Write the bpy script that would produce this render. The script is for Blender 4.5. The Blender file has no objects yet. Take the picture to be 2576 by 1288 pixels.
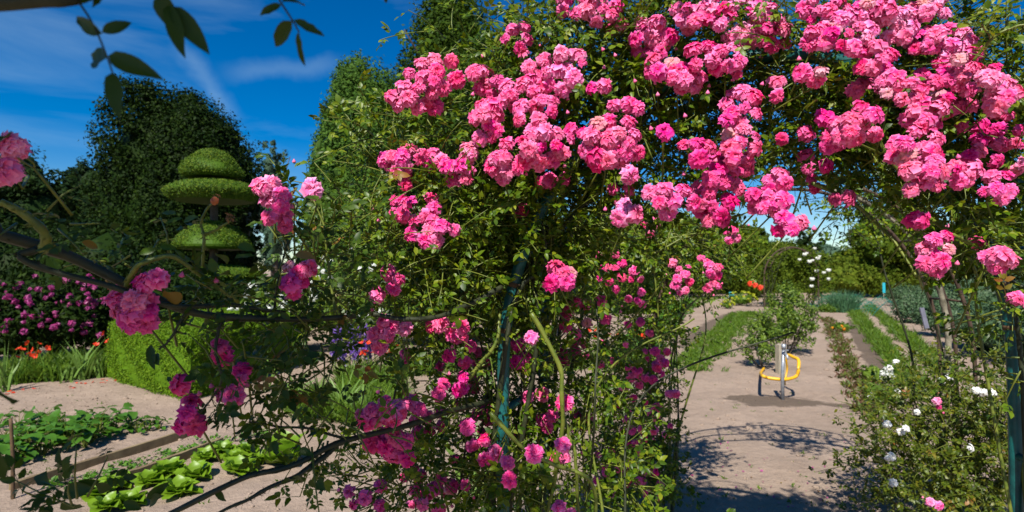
import bpy, math, random
import numpy as np
from mathutils import Vector, Matrix

# ------------------------------------------------------------------ camera, sky, sun, exposure
scene = bpy.context.scene
col = scene.collection
rng = np.random.default_rng(11)
random.seed(11)
CAMZ = 1.6
PITCH = math.radians(1.44)
FPX = 1431.0                      # focal length in pixels of the 2576 px wide view of the photograph

cam_d = bpy.data.cameras.new('camera')
cam_d.sensor_width = 36.0
cam_d.lens = 20.0
cam_d.clip_start = 0.05
cam_d.clip_end = 3000.0
cam_d.dof.use_dof = True
cam_d.dof.focus_distance = 1.85
cam_d.dof.aperture_fstop = 4.0
cam = bpy.data.objects.new('camera', cam_d)
col.objects.link(cam)
cam.location = (0, 0, CAMZ)
cam.rotation_euler = (math.pi/2 + PITCH, 0, 0)
scene.camera = cam

SHADOW = Vector((0.24, 0.86, -1.0)).normalized()      # the way sunlight travels
SUN_EL = math.asin(-SHADOW.z)
SUN_ROT = math.atan2(-SHADOW.x, -SHADOW.y)
sun_d = bpy.data.lights.new('sun', 'SUN')
sun_d.energy = 5.0
sun_d.angle = math.radians(0.5)
sun_d.color = (1.0, 0.95, 0.87)
sun = bpy.data.objects.new('sun', sun_d)
col.objects.link(sun)
sun.rotation_euler = SHADOW.to_track_quat('-Z', 'Y').to_euler()

scene.view_settings.view_transform = 'Standard'
scene.view_settings.look = 'None'
scene.view_settings.exposure = 0.68
scene.view_settings.gamma = 1.0
scene.view_settings.use_curve_mapping = False
scene.cycles.use_denoising = True
scene.cycles.max_bounces = 6
scene.cycles.diffuse_bounces = 3
scene.cycles.glossy_bounces = 2
scene.cycles.transmission_bounces = 4
scene.cycles.transparent_max_bounces = 4
scene.cycles.caustics_reflective = False
scene.cycles.caustics_refractive = False


def raydir(px, py):
    x = (px-1288.0)/FPX
    y = (644.0-py)/FPX
    return np.array([x, math.cos(PITCH)-y*math.sin(PITCH), math.sin(PITCH)+y*math.cos(PITCH)])


def P(px, py, Y):
    """the point at ground distance Y seen at pixel px, py"""
    d = raydir(px, py)
    return np.array([0, 0, CAMZ]) + d*(Y/d[1])


def G(px, py, z=0.0):
    d = raydir(px, py)
    return np.array([0, 0, CAMZ]) + d*((z-CAMZ)/d[2])


def project(p):
    p = np.atleast_2d(p)
    x, y, z = p[:, 0], p[:, 1], p[:, 2]-CAMZ
    f = y*math.cos(PITCH)+z*math.sin(PITCH)
    u = -y*math.sin(PITCH)+z*math.cos(PITCH)
    f = np.maximum(f, 1e-3)
    return 1288+x/f*FPX, 644-u/f*FPX


# world: clear blue sky with thin cirrus and one short streak
world = bpy.data.worlds.new('World')
scene.world = world
world.use_nodes = True
nt = world.node_tree
N, L = nt.nodes, nt.links
N.clear()
out = N.new('ShaderNodeOutputWorld')
bg = N.new('ShaderNodeBackground')
bg.inputs['Strength'].default_value = 0.05
sky = N.new('ShaderNodeTexSky')
sky.sky_type = 'NISHITA'
sky.sun_disc = False
sky.sun_elevation = SUN_EL
sky.sun_rotation = SUN_ROT
sky.altitude = 600.0
sky.air_density = 1.0
sky.dust_density = 0.15
sky.ozone_density = 3.0
hs = N.new('ShaderNodeHueSaturation')
hs.inputs['Saturation'].default_value = 1.6
hs.inputs['Value'].default_value = 1.4
hs.inputs['Hue'].default_value = 0.508
L.new(sky.outputs[0], hs.inputs['Color'])
tc = N.new('ShaderNodeTexCoord')
mp = N.new('ShaderNodeMapping')
mp.inputs['Rotation'].default_value = (0.1, 0.25, 0.2)
mp.inputs['Scale'].default_value = (1.3, 1.6, 7.0)
L.new(tc.outputs['Generated'], mp.inputs[0])
nz = N.new('ShaderNodeTexNoise')
nz.inputs['Scale'].default_value = 1.7
nz.inputs['Detail'].default_value = 7
nz.inputs['Roughness'].default_value = 0.55
nz.inputs['Distortion'].default_value = 0.5
L.new(mp.outputs[0], nz.inputs['Vector'])
mr = N.new('ShaderNodeMapRange')
mr.inputs[1].default_value = 0.47
mr.inputs[2].default_value = 0.8
mr.inputs[4].default_value = 0.22
L.new(nz.outputs['Fac'], mr.inputs[0])


def vmath(op, a, b=None):
    n = N.new('ShaderNodeVectorMath')
    n.operation = op
    L.new(a, n.inputs[0])
    if b is not None:
        n.inputs[1].default_value = b
    return n


def wm(op, a, b):
    n = N.new('ShaderNodeMath')
    n.operation = op
    for i, v in enumerate((a, b)):
        if isinstance(v, (int, float)):
            n.inputs[i].default_value = v
        else:
            L.new(v, n.inputs[i])
    return n.outputs[0]


def wrange(v, a, b, c, d):
    n = N.new('ShaderNodeMapRange')
    n.interpolation_type = 'SMOOTHSTEP'
    L.new(v, n.inputs[0])
    for i, q in enumerate((a, b, c, d)):
        n.inputs[i+1].default_value = q
    return n.outputs[0]


def streak(p0, p1, wid, fac):
    a = Vector(raydir(*p0)).normalized()
    b = Vector(raydir(*p1)).normalized()
    nrm = a.cross(b).normalized()
    mid = (a+b).normalized()
    t = (b-a).normalized()
    half = (b-a).length*0.5
    nn = N.new('ShaderNodeTexNoise')
    nn.inputs['Scale'].default_value = 14
    nn.inputs['Detail'].default_value = 4
    L.new(tc.outputs['Generated'], nn.inputs['Vector'])
    off = vmath('DOT_PRODUCT', tc.outputs['Generated'], nrm).outputs['Value']
    off = wm('ADD', off, wm('MULTIPLY', wm('SUBTRACT', nn.outputs['Fac'], 0.5), wid*2.2))
    s1 = wrange(wm('ABSOLUTE', off, 0.0), 0.0, wid, 1.0, 0.0)
    al = wm('SUBTRACT', vmath('DOT_PRODUCT', tc.outputs['Generated'], t).outputs['Value'], mid.dot(t))
    s2 = wrange(wm('ABSOLUTE', al, 0.0), half*0.5, half*1.3, 1.0, 0.0)
    front = wrange(vmath('DOT_PRODUCT', tc.outputs['Generated'], mid).outputs['Value'], 0.5, 0.7, 0, 1)
    return wm('MULTIPLY', wm('MULTIPLY', s1, wm('MULTIPLY', s2, front)), fac)


fac = wm('ADD', mr.outputs[0], wm('ADD', streak((430, 110), (600, 300), 0.022, 0.15), streak((570, 190), (860, 165), 0.02, 0.13)))
mx = N.new('ShaderNodeMix')
mx.data_type = 'RGBA'
mx.inputs['B'].default_value = (7.0, 10.0, 12.0, 1)
L.new(fac, mx.inputs['Factor'])
L.new(hs.outputs[0], mx.inputs['A'])
L.new(mx.outputs['Result'], bg.inputs['Color'])
L.new(bg.outputs[0], out.inputs['Surface'])


# ------------------------------------------------------------------ materials
def newmat(name):
    m = bpy.data.materials.new(name)
    m.use_nodes = True
    m.node_tree.nodes.clear()
    o = m.node_tree.nodes.new('ShaderNodeOutputMaterial')
    return m, m.node_tree.nodes, m.node_tree.links, o


def leafmat(name, cols, rough=0.42, trans=0.3, tcol=None, spec=0.45, attr=None, objvar=0.0):
    """cols: colours met from leaf to leaf"""
    m, n, l, o = newmat(name)
    pr = n.new('ShaderNodeBsdfPrincipled')
    pr.inputs['Roughness'].default_value = rough
    pr.inputs['Specular IOR Level'].default_value = spec
    geo = n.new('ShaderNodeNewGeometry')
    ramp = n.new('ShaderNodeValToRGB')
    els = ramp.color_ramp.elements
    k = len(cols)
    while len(els) < k:
        els.new(0.5)
    for i, c in enumerate(cols):
        els[i].position = i/(k-1) if k > 1 else 0
        els[i].color = (*c, 1)
    l.new(geo.outputs['Random Per Island'], ramp.inputs[0])
    colout = ramp.outputs[0]
    tcn = n.new('ShaderNodeTexCoord')
    ns = n.new('ShaderNodeTexNoise')
    ns.inputs['Scale'].default_value = 60
    ns.inputs['Detail'].default_value = 3
    l.new(tcn.outputs['Object'], ns.inputs['Vector'])
    mrn = n.new('ShaderNodeMapRange')
    mrn.inputs[3].default_value = 0.72
    mrn.inputs[4].default_value = 1.28
    l.new(ns.outputs['Fac'], mrn.inputs[0])
    mul = n.new('ShaderNodeMix')
    mul.data_type = 'RGBA'
    mul.blend_type = 'MULTIPLY'
    mul.inputs['Factor'].default_value = 1
    l.new(colout, mul.inputs['A'])
    l.new(mrn.outputs[0], mul.inputs['B'])
    colout = mul.outputs['Result']
    l.new(colout, pr.inputs['Base Color'])
    tr = n.new('ShaderNodeBsdfTranslucent')
    if tcol:
        tm = n.new('ShaderNodeMix')
        tm.data_type = 'RGBA'
        tm.blend_type = 'MULTIPLY'
        tm.inputs['Factor'].default_value = 1
        l.new(colout, tm.inputs['A'])
        tm.inputs['B'].default_value = (*tcol, 1)
        l.new(tm.outputs['Result'], tr.inputs['Color'])
    else:
        l.new(colout, tr.inputs['Color'])
    mixs = n.new('ShaderNodeMixShader')
    mixs.inputs[0].default_value = trans
    l.new(pr.outputs[0], mixs.inputs[1])
    l.new(tr.outputs[0], mixs.inputs[2])
    l.new(mixs.outputs[0], o.inputs[0])
    return m


def petalmat(name, sat=1.0, trans=0.3):
    m, n, l, o = newmat(name)
    at = n.new('ShaderNodeAttribute')
    at.attribute_name = 'tint'
    oi = n.new('ShaderNodeObjectInfo')
    hsv = n.new('ShaderNodeHueSaturation')
    a = n.new('ShaderNodeMapRange')
    a.inputs[3].default_value = 0.486
    a.inputs[4].default_value = 0.509
    l.new(oi.outputs['Random'], a.inputs[0])
    l.new(a.outputs[0], hsv.inputs['Hue'])
    b = n.new('ShaderNodeMapRange')
    b.inputs[3].default_value = 0.90*sat
    b.inputs[4].default_value = 1.06*sat
    w = n.new('ShaderNodeTexWhiteNoise')
    w.noise_dimensions = '1D'
    l.new(oi.outputs['Random'], w.inputs['W'])
    l.new(w.outputs['Value'], b.inputs[0])
    l.new(b.outputs[0], hsv.inputs['Saturation'])
    l.new(at.outputs['Color'], hsv.inputs['Color'])
    pr = n.new('ShaderNodeBsdfPrincipled')
    pr.inputs['Roughness'].default_value = 0.6
    pr.inputs['Specular IOR Level'].default_value = 0.25
    l.new(hsv.outputs[0], pr.inputs['Base Color'])
    tr = n.new('ShaderNodeBsdfTranslucent')
    l.new(hsv.outputs[0], tr.inputs['Color'])
    mixs = n.new('ShaderNodeMixShader')
    mixs.inputs[0].default_value = trans
    l.new(pr.outputs[0], mixs.inputs[1])
    l.new(tr.outputs[0], mixs.inputs[2])
    l.new(mixs.outputs[0], o.inputs[0])
    return m


def plain(name, c1, c2, rough=0.6, scale=20.0, bump=0.0, metal=0.0, spec=0.4, detail=5, stretch=None):
    m, n, l, o = newmat(name)
    pr = n.new('ShaderNodeBsdfPrincipled')
    pr.inputs['Roughness'].default_value = rough
    pr.inputs['Metallic'].default_value = metal
    pr.inputs['Specular IOR Level'].default_value = spec
    tcn = n.new('ShaderNodeTexCoord')
    ns = n.new('ShaderNodeTexNoise')
    ns.inputs['Scale'].default_value = scale
    ns.inputs['Detail'].default_value = detail
    ns.inputs['Roughness'].default_value = 0.65
    if stretch:
        mpp = n.new('ShaderNodeMapping')
        mpp.inputs['Scale'].default_value = stretch
        l.new(tcn.outputs['Object'], mpp.inputs[0])
        l.new(mpp.outputs[0], ns.inputs['Vector'])
    else:
        l.new(tcn.outputs['Object'], ns.inputs['Vector'])
    ramp = n.new('ShaderNodeValToRGB')
    ramp.color_ramp.elements[0].position = 0.35
    ramp.color_ramp.elements[1].position = 0.68
    ramp.color_ramp.elements[0].color = (*c1, 1)
    ramp.color_ramp.elements[1].color = (*c2, 1)
    l.new(ns.outputs['Fac'], ramp.inputs[0])
    l.new(ramp.outputs[0], pr.inputs['Base Color'])
    if bump:
        bp = n.new('ShaderNodeBump')
        bp.inputs['Strength'].default_value = bump
        bp.inputs['Distance'].default_value = 0.01
        l.new(ns.outputs['Fac'], bp.inputs['Height'])
        l.new(bp.outputs[0], pr.inputs['Normal'])
    l.new(pr.outputs[0], o.inputs[0])
    return m


M = {}
M['rose_leaf'] = leafmat('rose_leaf', [(.022, .056, .003), (.050, .102, .004), (.085, .146, .005), (.12, .180, .006), (.19, .215, .010)], 0.42, 0.30, (1.5, 1.35, .4), 0.3)
M['old_leaf'] = leafmat('old_leaf', [(.30, .13, .02), (.20, .17, .02), (.26, .07, .02)], 0.45, 0.35)
M['shaded_leaf'] = leafmat('shaded_rose_leaf', [(.022, .050, .004), (.038, .078, .005), (.062, .105, .006)], 0.45, 0.25, (1.5, 1.35, .4), 0.25)  # darker copy of the rose leaf, with foreground shade put into its colour
M['white_rose_leaf'] = leafmat('white_rose_leaf', [(.035, .060, .005), (.065, .098, .006), (.095, .13, .008), (.15, .14, .010)], 0.42, 0.28, (1.4, 1.3, .5), 0.3)
M['petal'] = petalmat('pink_petal', 1.0, .2)
M['white_petal'] = petalmat('white_petal', 1.0)
M['cane_green'] = plain('green_cane', (.065, .10, .010), (.17, .19, .025), .45, 30)
M['cane_dark'] = plain('old_cane_bark', (.012, .018, .005), (.035, .040, .014), .6, 25, .4)
M['cane_grey'] = plain('mossy_cane_bark', (.10, .09, .06), (.28, .25, .18), .8, 22, .5)
M['teal'] = plain('teal_paint', (.006, .050, .050), (.009, .12, .112), .42, 16, .25)
M['rust'] = plain('rusty_tube', (.035, .020, .012), (.085, .050, .030), .75, 30, .3)
M['steel'] = plain('galvanised_pipe', (.22, .24, .27), (.42, .44, .47), .45, 18, .1, .6)
M['hose'] = plain('yellow_hose', (.60, .31, .01), (.75, .42, .02), .4, 6)
M['wood'] = plain('grey_weathered_wood', (.22, .19, .13), (.42, .37, .28), .85, 8, .4, stretch=(6, 6, 1))
M['board'] = plain('old_board_wood', (.13, .09, .045), (.24, .18, .09), .85, 8, .4)
M['stake'] = plain('rusty_stake', (.05, .03, .015), (.12, .07, .03), .8, 20, .3)
M['yew'] = leafmat('clipped_yew', [(.020, .050, .004), (.055, .115, .006), (.09, .165, .007), (.15, .19, .012)], .6, .2, None, .2)
M['hedge'] = leafmat('clipped_hedge_leaf', [(.055, .125, .004), (.085, .17, .005), (.12, .215, .006), (.16, .25, .010)], .6, .25, None, .15)
M['yew_dark'] = leafmat('shaded_yew_hedge', [(.012, .035, .006), (.025, .06, .008), (.04, .085, .010)], .6, .15, None, .2)
M['dome'] = leafmat('dark_broadleaf', [(.005, .013, .002), (.008, .021, .003), (.013, .030, .003), (.024, .045, .004)], .55, .2, None, .07)
M['cypress'] = leafmat('pale_cypress', [(.026, .068, .010), (.050, .110, .014), (.080, .152, .020)], .6, .2, None, .07)
M['conifer'] = leafmat('dark_conifer', [(.015, .036, .004), (.032, .066, .005), (.056, .095, .007)], .6, .2, None, .07)
M['farleaf'] = leafmat('far_tree_leaf', [(.040, .070, .006), (.070, .110, .008), (.115, .150, .010)], .6, .3, None, .07)
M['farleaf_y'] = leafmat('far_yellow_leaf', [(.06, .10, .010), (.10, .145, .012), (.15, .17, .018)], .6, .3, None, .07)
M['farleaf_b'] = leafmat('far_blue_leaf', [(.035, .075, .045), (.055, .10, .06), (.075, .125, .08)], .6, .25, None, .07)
M['darktree'] = leafmat('far_dark_leaf', [(.007, .019, .006), (.013, .032, .007), (.026, .050, .009)], .6, .2, None, .07)
M['greyleaf'] = leafmat('grey_green_leaf', [(.035, .08, .03), (.06, .115, .045), (.10, .16, .07)], .5, .25, None, .35)
M['bushleaf'] = leafmat('bush_leaf', [(.045, .095, .008), (.080, .145, .010), (.12, .19, .014), (.17, .24, .022)], .45, .28, None, .35)
M['lettuce'] = leafmat('lettuce_leaf', [(.13, .26, .012), (.20, .33, .016), (.28, .40, .022)], .4, .35, None, .4)
M['veg'] = leafmat('vegetable_leaf', [(.04, .12, .010), (.07, .18, .012), (.12, .25, .016)], .42, .3, None, .4)
M['grassy'] = leafmat('feathery_crop', [(.05, .12, .008), (.09, .17, .010), (.14, .22, .016)], .5, .35, None, .3)
M['iris'] = leafmat('iris_blade', [(.08, .17, .03), (.13, .24, .04), (.22, .30, .06)], .45, .3, None, .35)
M['onion'] = leafmat('bluegreen_blade', [(.06, .16, .07), (.09, .20, .09)], .45, .3, None, .35)
M['yellowflower'] = leafmat('yellow_flower', [(.55, .50, .02), (.40, .45, .02), (.30, .38, .02)], .5, .3)
M['redleaf'] = leafmat('red_leaf', [(.13, .055, .03), (.15, .075, .04), (.10, .10, .02), (.07, .12, .01), (.12, .15, .02)], .5, .3)
M['poppy'] = leafmat('poppy_petal', [(.75, .04, .01), (.85, .07, .015)], .5, .35)
M['purple'] = leafmat('larkspur_petal', [(.12, .06, .35), (.20, .10, .42), (.25, .16, .45)], .5, .3)
M['pinkfar'] = leafmat('far_pink_petal', [(.30, .02, .12), (.36, .035, .19), (.40, .09, .25)], .5, .3)
M['whitefar'] = leafmat('far_white_petal', [(.80, .80, .74), (.72, .74, .66)], .5, .3)
M['orange'] = leafmat('marigold_petal', [(.80, .30, .01), (.85, .40, .02)], .5, .3)
M['net'] = leafmat('teal_net', [(.04, .28, .20), (.06, .34, .25)], .5, .3)
M['cyan'] = plain('cyan_tag', (.02, .32, .40), (.03, .40, .48), .4, 4)
M['greytag'] = plain('grey_slate_tag', (.11, .11, .14), (.19, .19, .24), .6, 10)
M['bark'] = plain('tree_bark', (.04, .03, .02), (.10, .08, .055), .85, 6, .6)
M['hip'] = plain('rose_hip', (.30, .07, .02), (.42, .13, .03), .45, 60)
M['dead'] = plain('dried_sepal', (.12, .06, .025), (.28, .16, .06), .8, 60)


def groundmat():
    m, n, l, o = newmat('sandy_soil')
    pr = n.new('ShaderNodeBsdfPrincipled')
    pr.inputs['Roughness'].default_value = 0.95
    pr.inputs['Specular IOR Level'].default_value = 0.1
    tcn = n.new('ShaderNodeTexCoord')

    def noise(scale, det, rough=.6):
        x = n.new('ShaderNodeTexNoise')
        x.inputs['Scale'].default_value = scale
        x.inputs['Detail'].default_value = det
        x.inputs['Roughness'].default_value = rough
        l.new(tcn.outputs['Object'], x.inputs['Vector'])
        return x.outputs['Fac']

    def math_(op, a, b):
        q = n.new('ShaderNodeMath')
        q.operation = op
        for i, v in enumerate((a, b)):
            if isinstance(v, (int, float)):
                q.inputs[i].default_value = v
            else:
                l.new(v, q.inputs[i])
        return q.outputs[0]

    def rng_(v, a, b, c, d):
        q = n.new('ShaderNodeMapRange')
        l.new(v, q.inputs[0])
        for i, x in enumerate((a, b, c, d)):
            q.inputs[i+1].default_value = x
        return q.outputs[0]
    n1, n2, n3 = noise(.9, 6), noise(9, 6, .7), noise(70, 4, .7)
    ramp = n.new('ShaderNodeValToRGB')
    e = ramp.color_ramp.elements
    e[0].position, e[1].position = .3, .72
    e[0].color = (.21, .155, .115, 1)
    e[1].color = (.40, .305, .235, 1)
    mixv = math_('ADD', math_('MULTIPLY', n1, .45), math_('ADD', math_('MULTIPLY', n2, .35), math_('MULTIPLY', n3, .2)))
    l.new(mixv, ramp.inputs[0])
    colr = ramp.outputs[0]
    # watered soil: round the standpipe and along the tilled rows
    sep = n.new('ShaderNodeSeparateXYZ')
    l.new(tcn.outputs['Object'], sep.inputs[0])
    nn = noise(4.5, 5)
    nn2 = noise(1.6, 3)
    masks = []
    for (c, rx, ry, ang) in STAINS:
        dx = math_('SUBTRACT', sep.outputs[0], c[0])
        dy = math_('SUBTRACT', sep.outputs[1], c[1])
        ca, sa = math.cos(ang), math.sin(ang)
        ux = math_('DIVIDE', math_('ADD', math_('MULTIPLY', dx, ca), math_('MULTIPLY', dy, sa)), rx)
        uy = math_('DIVIDE', math_('SUBTRACT', math_('MULTIPLY', dy, ca), math_('MULTIPLY', dx, sa)), ry)
        r = math_('SQRT', math_('ADD', math_('MULTIPLY', ux, ux), math_('MULTIPLY', uy, uy)), 0)
        r = math_('ADD', r, math_('MULTIPLY', math_('SUBTRACT', nn, .5), 1.1))
        r = math_('ADD', r, math_('MULTIPLY', math_('SUBTRACT', nn2, .5), .6))
        masks.append(rng_(r, .82, 1.0, 1, 0))
    tot = masks[0]
    for k in masks[1:]:
        tot = math_('MAXIMUM', tot, k)
    dk = n.new('ShaderNodeMix')
    dk.data_type = 'RGBA'
    l.new(math_('MULTIPLY', tot, .85), dk.inputs['Factor'])
    l.new(colr, dk.inputs['A'])
    dk.inputs['B'].default_value = (.10, .075, .055, 1)
    l.new(dk.outputs['Result'], pr.inputs['Base Color'])
    bp = n.new('ShaderNodeBump')
    bp.inputs['Strength'].default_value = .8
    bp.inputs['Distance'].default_value = .04
    l.new(math_('ADD', math_('MULTIPLY', noise(3.4, 3), 1.3), math_('ADD', math_('MULTIPLY', n2, .8), math_('MULTIPLY', n3, .4))), bp.inputs['Height'])
    l.new(bp.outputs[0], pr.inputs['Normal'])
    l.new(pr.outputs[0], o.inputs[0])
    return m


# ------------------------------------------------------------------ mesh helpers
def mk_mesh(name, V, F, mat, smooth=False, tint=None):
    """V (n,3); F an array (m,k) or a list of such arrays; mat a material, or a list with F entries matched one to one"""
    Fs = F if isinstance(F, list) else [F]
    Fs = [np.asarray(f, dtype=np.int32) for f in Fs]
    mats = mat if isinstance(mat, list) else [mat]*len(Fs)
    me = bpy.data.meshes.new(name)
    V = np.ascontiguousarray(V, dtype=np.float32)
    me.vertices.add(len(V))
    me.vertices.foreach_set('co', V.ravel())
    loops = np.concatenate([f.ravel() for f in Fs])
    tot = np.concatenate([np.full(len(f), f.shape[1], dtype=np.int32) for f in Fs])
    start = np.concatenate([[0], np.cumsum(tot)[:-1]]).astype(np.int32)
    me.loops.add(len(loops))
    me.loops.foreach_set('vertex_index', loops)
    me.polygons.add(len(tot))
    me.polygons.foreach_set('loop_start', start)
    um = []
    for x in mats:
        if x not in um:
            um.append(x)
    for x in um:
        me.materials.append(x)
    if len(um) > 1:
        me.polygons.foreach_set('material_index', np.concatenate([np.full(len(f), um.index(x), dtype=np.int32) for f, x in zip(Fs, mats)]))
    me.polygons.foreach_set('use_smooth', np.full(len(tot), bool(smooth)))
    if tint is not None:
        a = me.attributes.new('tint', 'FLOAT_COLOR', 'POINT')
        c = np.ones((len(V), 4), dtype=np.float32)
        c[:, :3] = tint
        a.data.foreach_set('color', c.ravel())
    me.update(calc_edges=True)
    return me


def link(name, data, parent=None, loc=(0, 0, 0), mat4=None):
    o = bpy.data.objects.new(name, data)
    col.objects.link(o)
    if parent is not None:
        o.parent = parent
    if mat4 is not None:
        o.matrix_basis = mat4
    else:
        o.location = loc
    return o


def tag(o, label, cat, group=None, kind=None):
    if label:
        o['label'] = label
    if cat:
        o['category'] = cat
    if group:
        o['group'] = group
    if kind:
        o['kind'] = kind
    return o


def thing(name, loc, label, cat, group=None):
    o = link(name, None, None, loc)
    return tag(o, label, cat, group)


class MB:
    """collects shapes in world space; build() links them as one mesh, relative to its parent"""
    def __init__(s):
        s.V, s.F, s.M, s.n = [], [], [], 0

    def add(s, V, F, mat=None):
        V = np.asarray(V, dtype=float)
        for f in (F if isinstance(F, list) else [F]):
            s.F.append(np.asarray(f)+s.n)
            s.M.append(mat)
        s.V.append(V)
        s.n += len(V)
        return s

    def build(s, name, mat, parent=None, smooth=False, origin=None):
        V = np.concatenate(s.V)
        o0 = np.array(parent.location) if parent is not None else np.zeros(3)
        if parent is not None and parent.parent is not None:
            o0 = o0+np.array(parent.parent.location)
        org = np.array(origin) if origin is not None else (o0 if parent is not None else V.mean(0))
        me = mk_mesh(name, V-org, s.F, [m or mat for m in s.M], smooth)
        return link(name, me, parent, tuple(org-o0))


def cr(pts, n=24):
    """smooth curve through pts"""
    p = np.asarray(pts, dtype=float)
    p = np.vstack([2*p[0]-p[1], p, 2*p[-1]-p[-2]])
    segs = len(p)-3
    t = np.linspace(0, segs-1e-6, n)
    i = t.astype(int)
    u = (t-i)[:, None]
    a, b, c, d = p[i], p[i+1], p[i+2], p[i+3]
    return .5*((2*b)+(-a+c)*u+(2*a-5*b+4*c-d)*u*u+(-a+3*b-3*c+d)*u**3)


def tube(pts, r0, r1=None, n=6, rad=None):
    p = np.asarray(pts, dtype=float)
    m = len(p)
    r = np.linspace(r0, r0 if r1 is None else r1, m) if rad is None else np.asarray(rad)
    t = np.gradient(p, axis=0)
    t /= np.linalg.norm(t, axis=1)[:, None]+1e-9
    ref = np.array([.31, .17, .93]) if abs(t[:, 2]).mean() < .75 else np.array([.9, .35, .1])
    u = np.cross(t, ref)
    u /= np.linalg.norm(u, axis=1)[:, None]+1e-9
    v = np.cross(t, u)
    a = np.arange(n)/n*2*math.pi
    V = p[:, None, :]+r[:, None, None]*(np.cos(a)[None, :, None]*u[:, None, :]+np.sin(a)[None, :, None]*v[:, None, :])
    V = V.reshape(-1, 3)
    i = np.arange(m-1)[:, None]*n
    j = np.arange(n)[None, :]
    F = np.stack([i+j, i+(j+1) % n, i+n+(j+1) % n, i+n+j], -1).reshape(-1, 4)
    V = np.vstack([V, p[0], p[-1]])
    jj = np.arange(n)
    c0 = np.stack([np.full(n, m*n), (jj+1) % n, jj], -1)
    c1 = np.stack([np.full(n, m*n+1), (m-1)*n+jj, (m-1)*n+(jj+1) % n], -1)
    return V, [F, np.vstack([c0, c1])]


def box(c, sx, sy, sz, rz=0.0, jit=0.0):
    a = np.array([[x, y, z] for z in (-.5, .5) for y in (-.5, .5) for x in (-.5, .5)])*[sx, sy, sz]
    if jit:
        a = a+rng.normal(0, jit, a.shape)
    ca, sa = math.cos(rz), math.sin(rz)
    a = np.stack([a[:, 0]*ca-a[:, 1]*sa, a[:, 0]*sa+a[:, 1]*ca, a[:, 2]], 1)+np.asarray(c)
    return a, np.array([[0, 2, 3, 1], [4, 5, 7, 6], [0, 1, 5, 4], [2, 6, 7, 3], [0, 4, 6, 2], [1, 3, 7, 5]])


def norm(v):
    return v/(np.linalg.norm(v, axis=-1, keepdims=True)+1e-9)


def frames(a, nrm):
    """rotation matrices whose Y axis is a and whose Z axis leans to nrm"""
    a = norm(a)
    x = norm(np.cross(a, nrm))
    z = np.cross(x, a)
    return np.stack([x, a, z], -1)


def flakes(pts, nrms, size, aspect=.55, spread=.6):
    """one small leaf-shaped quad at every point, lying roughly across its normal"""
    k = len(pts)
    n = norm(nrms+rng.normal(0, spread, (k, 3)))
    a = norm(np.cross(n, rng.normal(0, 1, (k, 3))))
    b = np.cross(n, a)
    s = size*rng.uniform(.6, 1.35, (k, 1))
    V = np.stack([pts-a*s*.5, pts+b*s*.5*aspect-n*s*.08, pts+a*s*.5, pts-b*s*.5*aspect-n*s*.08], 1).reshape(-1, 3)
    F = np.arange(k*4).reshape(k, 4)
    return V, F


def clumps(cent, outn, per, cr_, size, up=.25, stretch=(1, 1, 1), spread=.6, aspect=.55):
    k = len(cent)
    off = rng.normal(0, 1, (k, per, 3))
    off = off/np.linalg.norm(off, axis=2, keepdims=True)*rng.uniform(.15, 1, (k, per, 1))**.6
    rr = np.asarray(cr_).reshape(-1, 1, 1)*np.asarray(stretch)
    pts = (cent[:, None, :]+off*rr).reshape(-1, 3)
    nn = (off*.8+outn[:, None, :]*.5+np.array([0, 0, up])).reshape(-1, 3)
    return flakes(pts, nn, size, aspect, spread)


def icos(sub=2):
    t = (1+5**.5)/2
    v = [(-1, t, 0), (1, t, 0), (-1, -t, 0), (1, -t, 0), (0, -1, t), (0, 1, t), (0, -1, -t), (0, 1, -t), (t, 0, -1), (t, 0, 1), (-t, 0, -1), (-t, 0, 1)]
    f = [(0, 11, 5), (0, 5, 1), (0, 1, 7), (0, 7, 10), (0, 10, 11), (1, 5, 9), (5, 11, 4), (11, 10, 2), (10, 7, 6), (7, 1, 8), (3, 9, 4), (3, 4, 2), (3, 2, 6), (3, 6, 8), (3, 8, 9), (4, 9, 5), (2, 4, 11), (6, 2, 10), (8, 6, 7), (9, 8, 1)]
    v = [norm(np.array(x, float)) for x in v]
    for _ in range(sub):
        mid, nf = {}, []

        def g(a, b):
            k = (min(a, b), max(a, b))
            if k not in mid:
                mid[k] = len(v)
                v.append(norm(v[a]+v[b]))
            return mid[k]
        for a, b, c in f:
            x, y, z = g(a, b), g(b, c), g(c, a)
            nf += [(a, x, z), (b, y, x), (c, z, y), (x, y, z)]
        f = nf
    return np.array(v), np.array(f)


ICO2 = icos(2)
ICO1 = icos(1)


def lumpy(c, r, amp=.15, ico=ICO2):
    v, f = ico
    w = rng.normal(0, 1, (5, 3))*2.2
    ph = rng.uniform(0, 6, 5)
    d = 1+amp*np.sin(v@w.T+ph).mean(1)*1.6+rng.normal(0, amp*.25, len(v))
    return np.asarray(c)+v*d[:, None]*np.asarray(r), f


def sphere_pts(k, top=-1.0):
    d = norm(rng.normal(0, 1, (k*4+40, 3)))
    return d[d[:, 2] > top][:k]


# ------------------------------------------------------------------ ground
pipe_base = G(1969, 1008)
STAINS = [((pipe_base[0]-.08, pipe_base[1]-.02), .62, .36, 0.0),
          (tuple(G(2150, 1015)[:2]), .7, .12, 0.0)]
a_, b_ = G(1700, 880), G(1855, 783)
d_ = b_-a_
STAINS.append((tuple(((a_+b_)/2)[:2]), np.linalg.norm(d_[:2])*.55, .42, math.atan2(d_[1], d_[0])))
a_, b_ = G(2200, 1000), G(2120, 800)
d_ = b_-a_
STAINS.append((tuple(((a_+b_)/2+np.array([.25, 0, 0]))[:2]), np.linalg.norm(d_[:2])*.5, .22, math.atan2(d_[1], d_[0])))
M['soil'] = groundmat()


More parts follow.
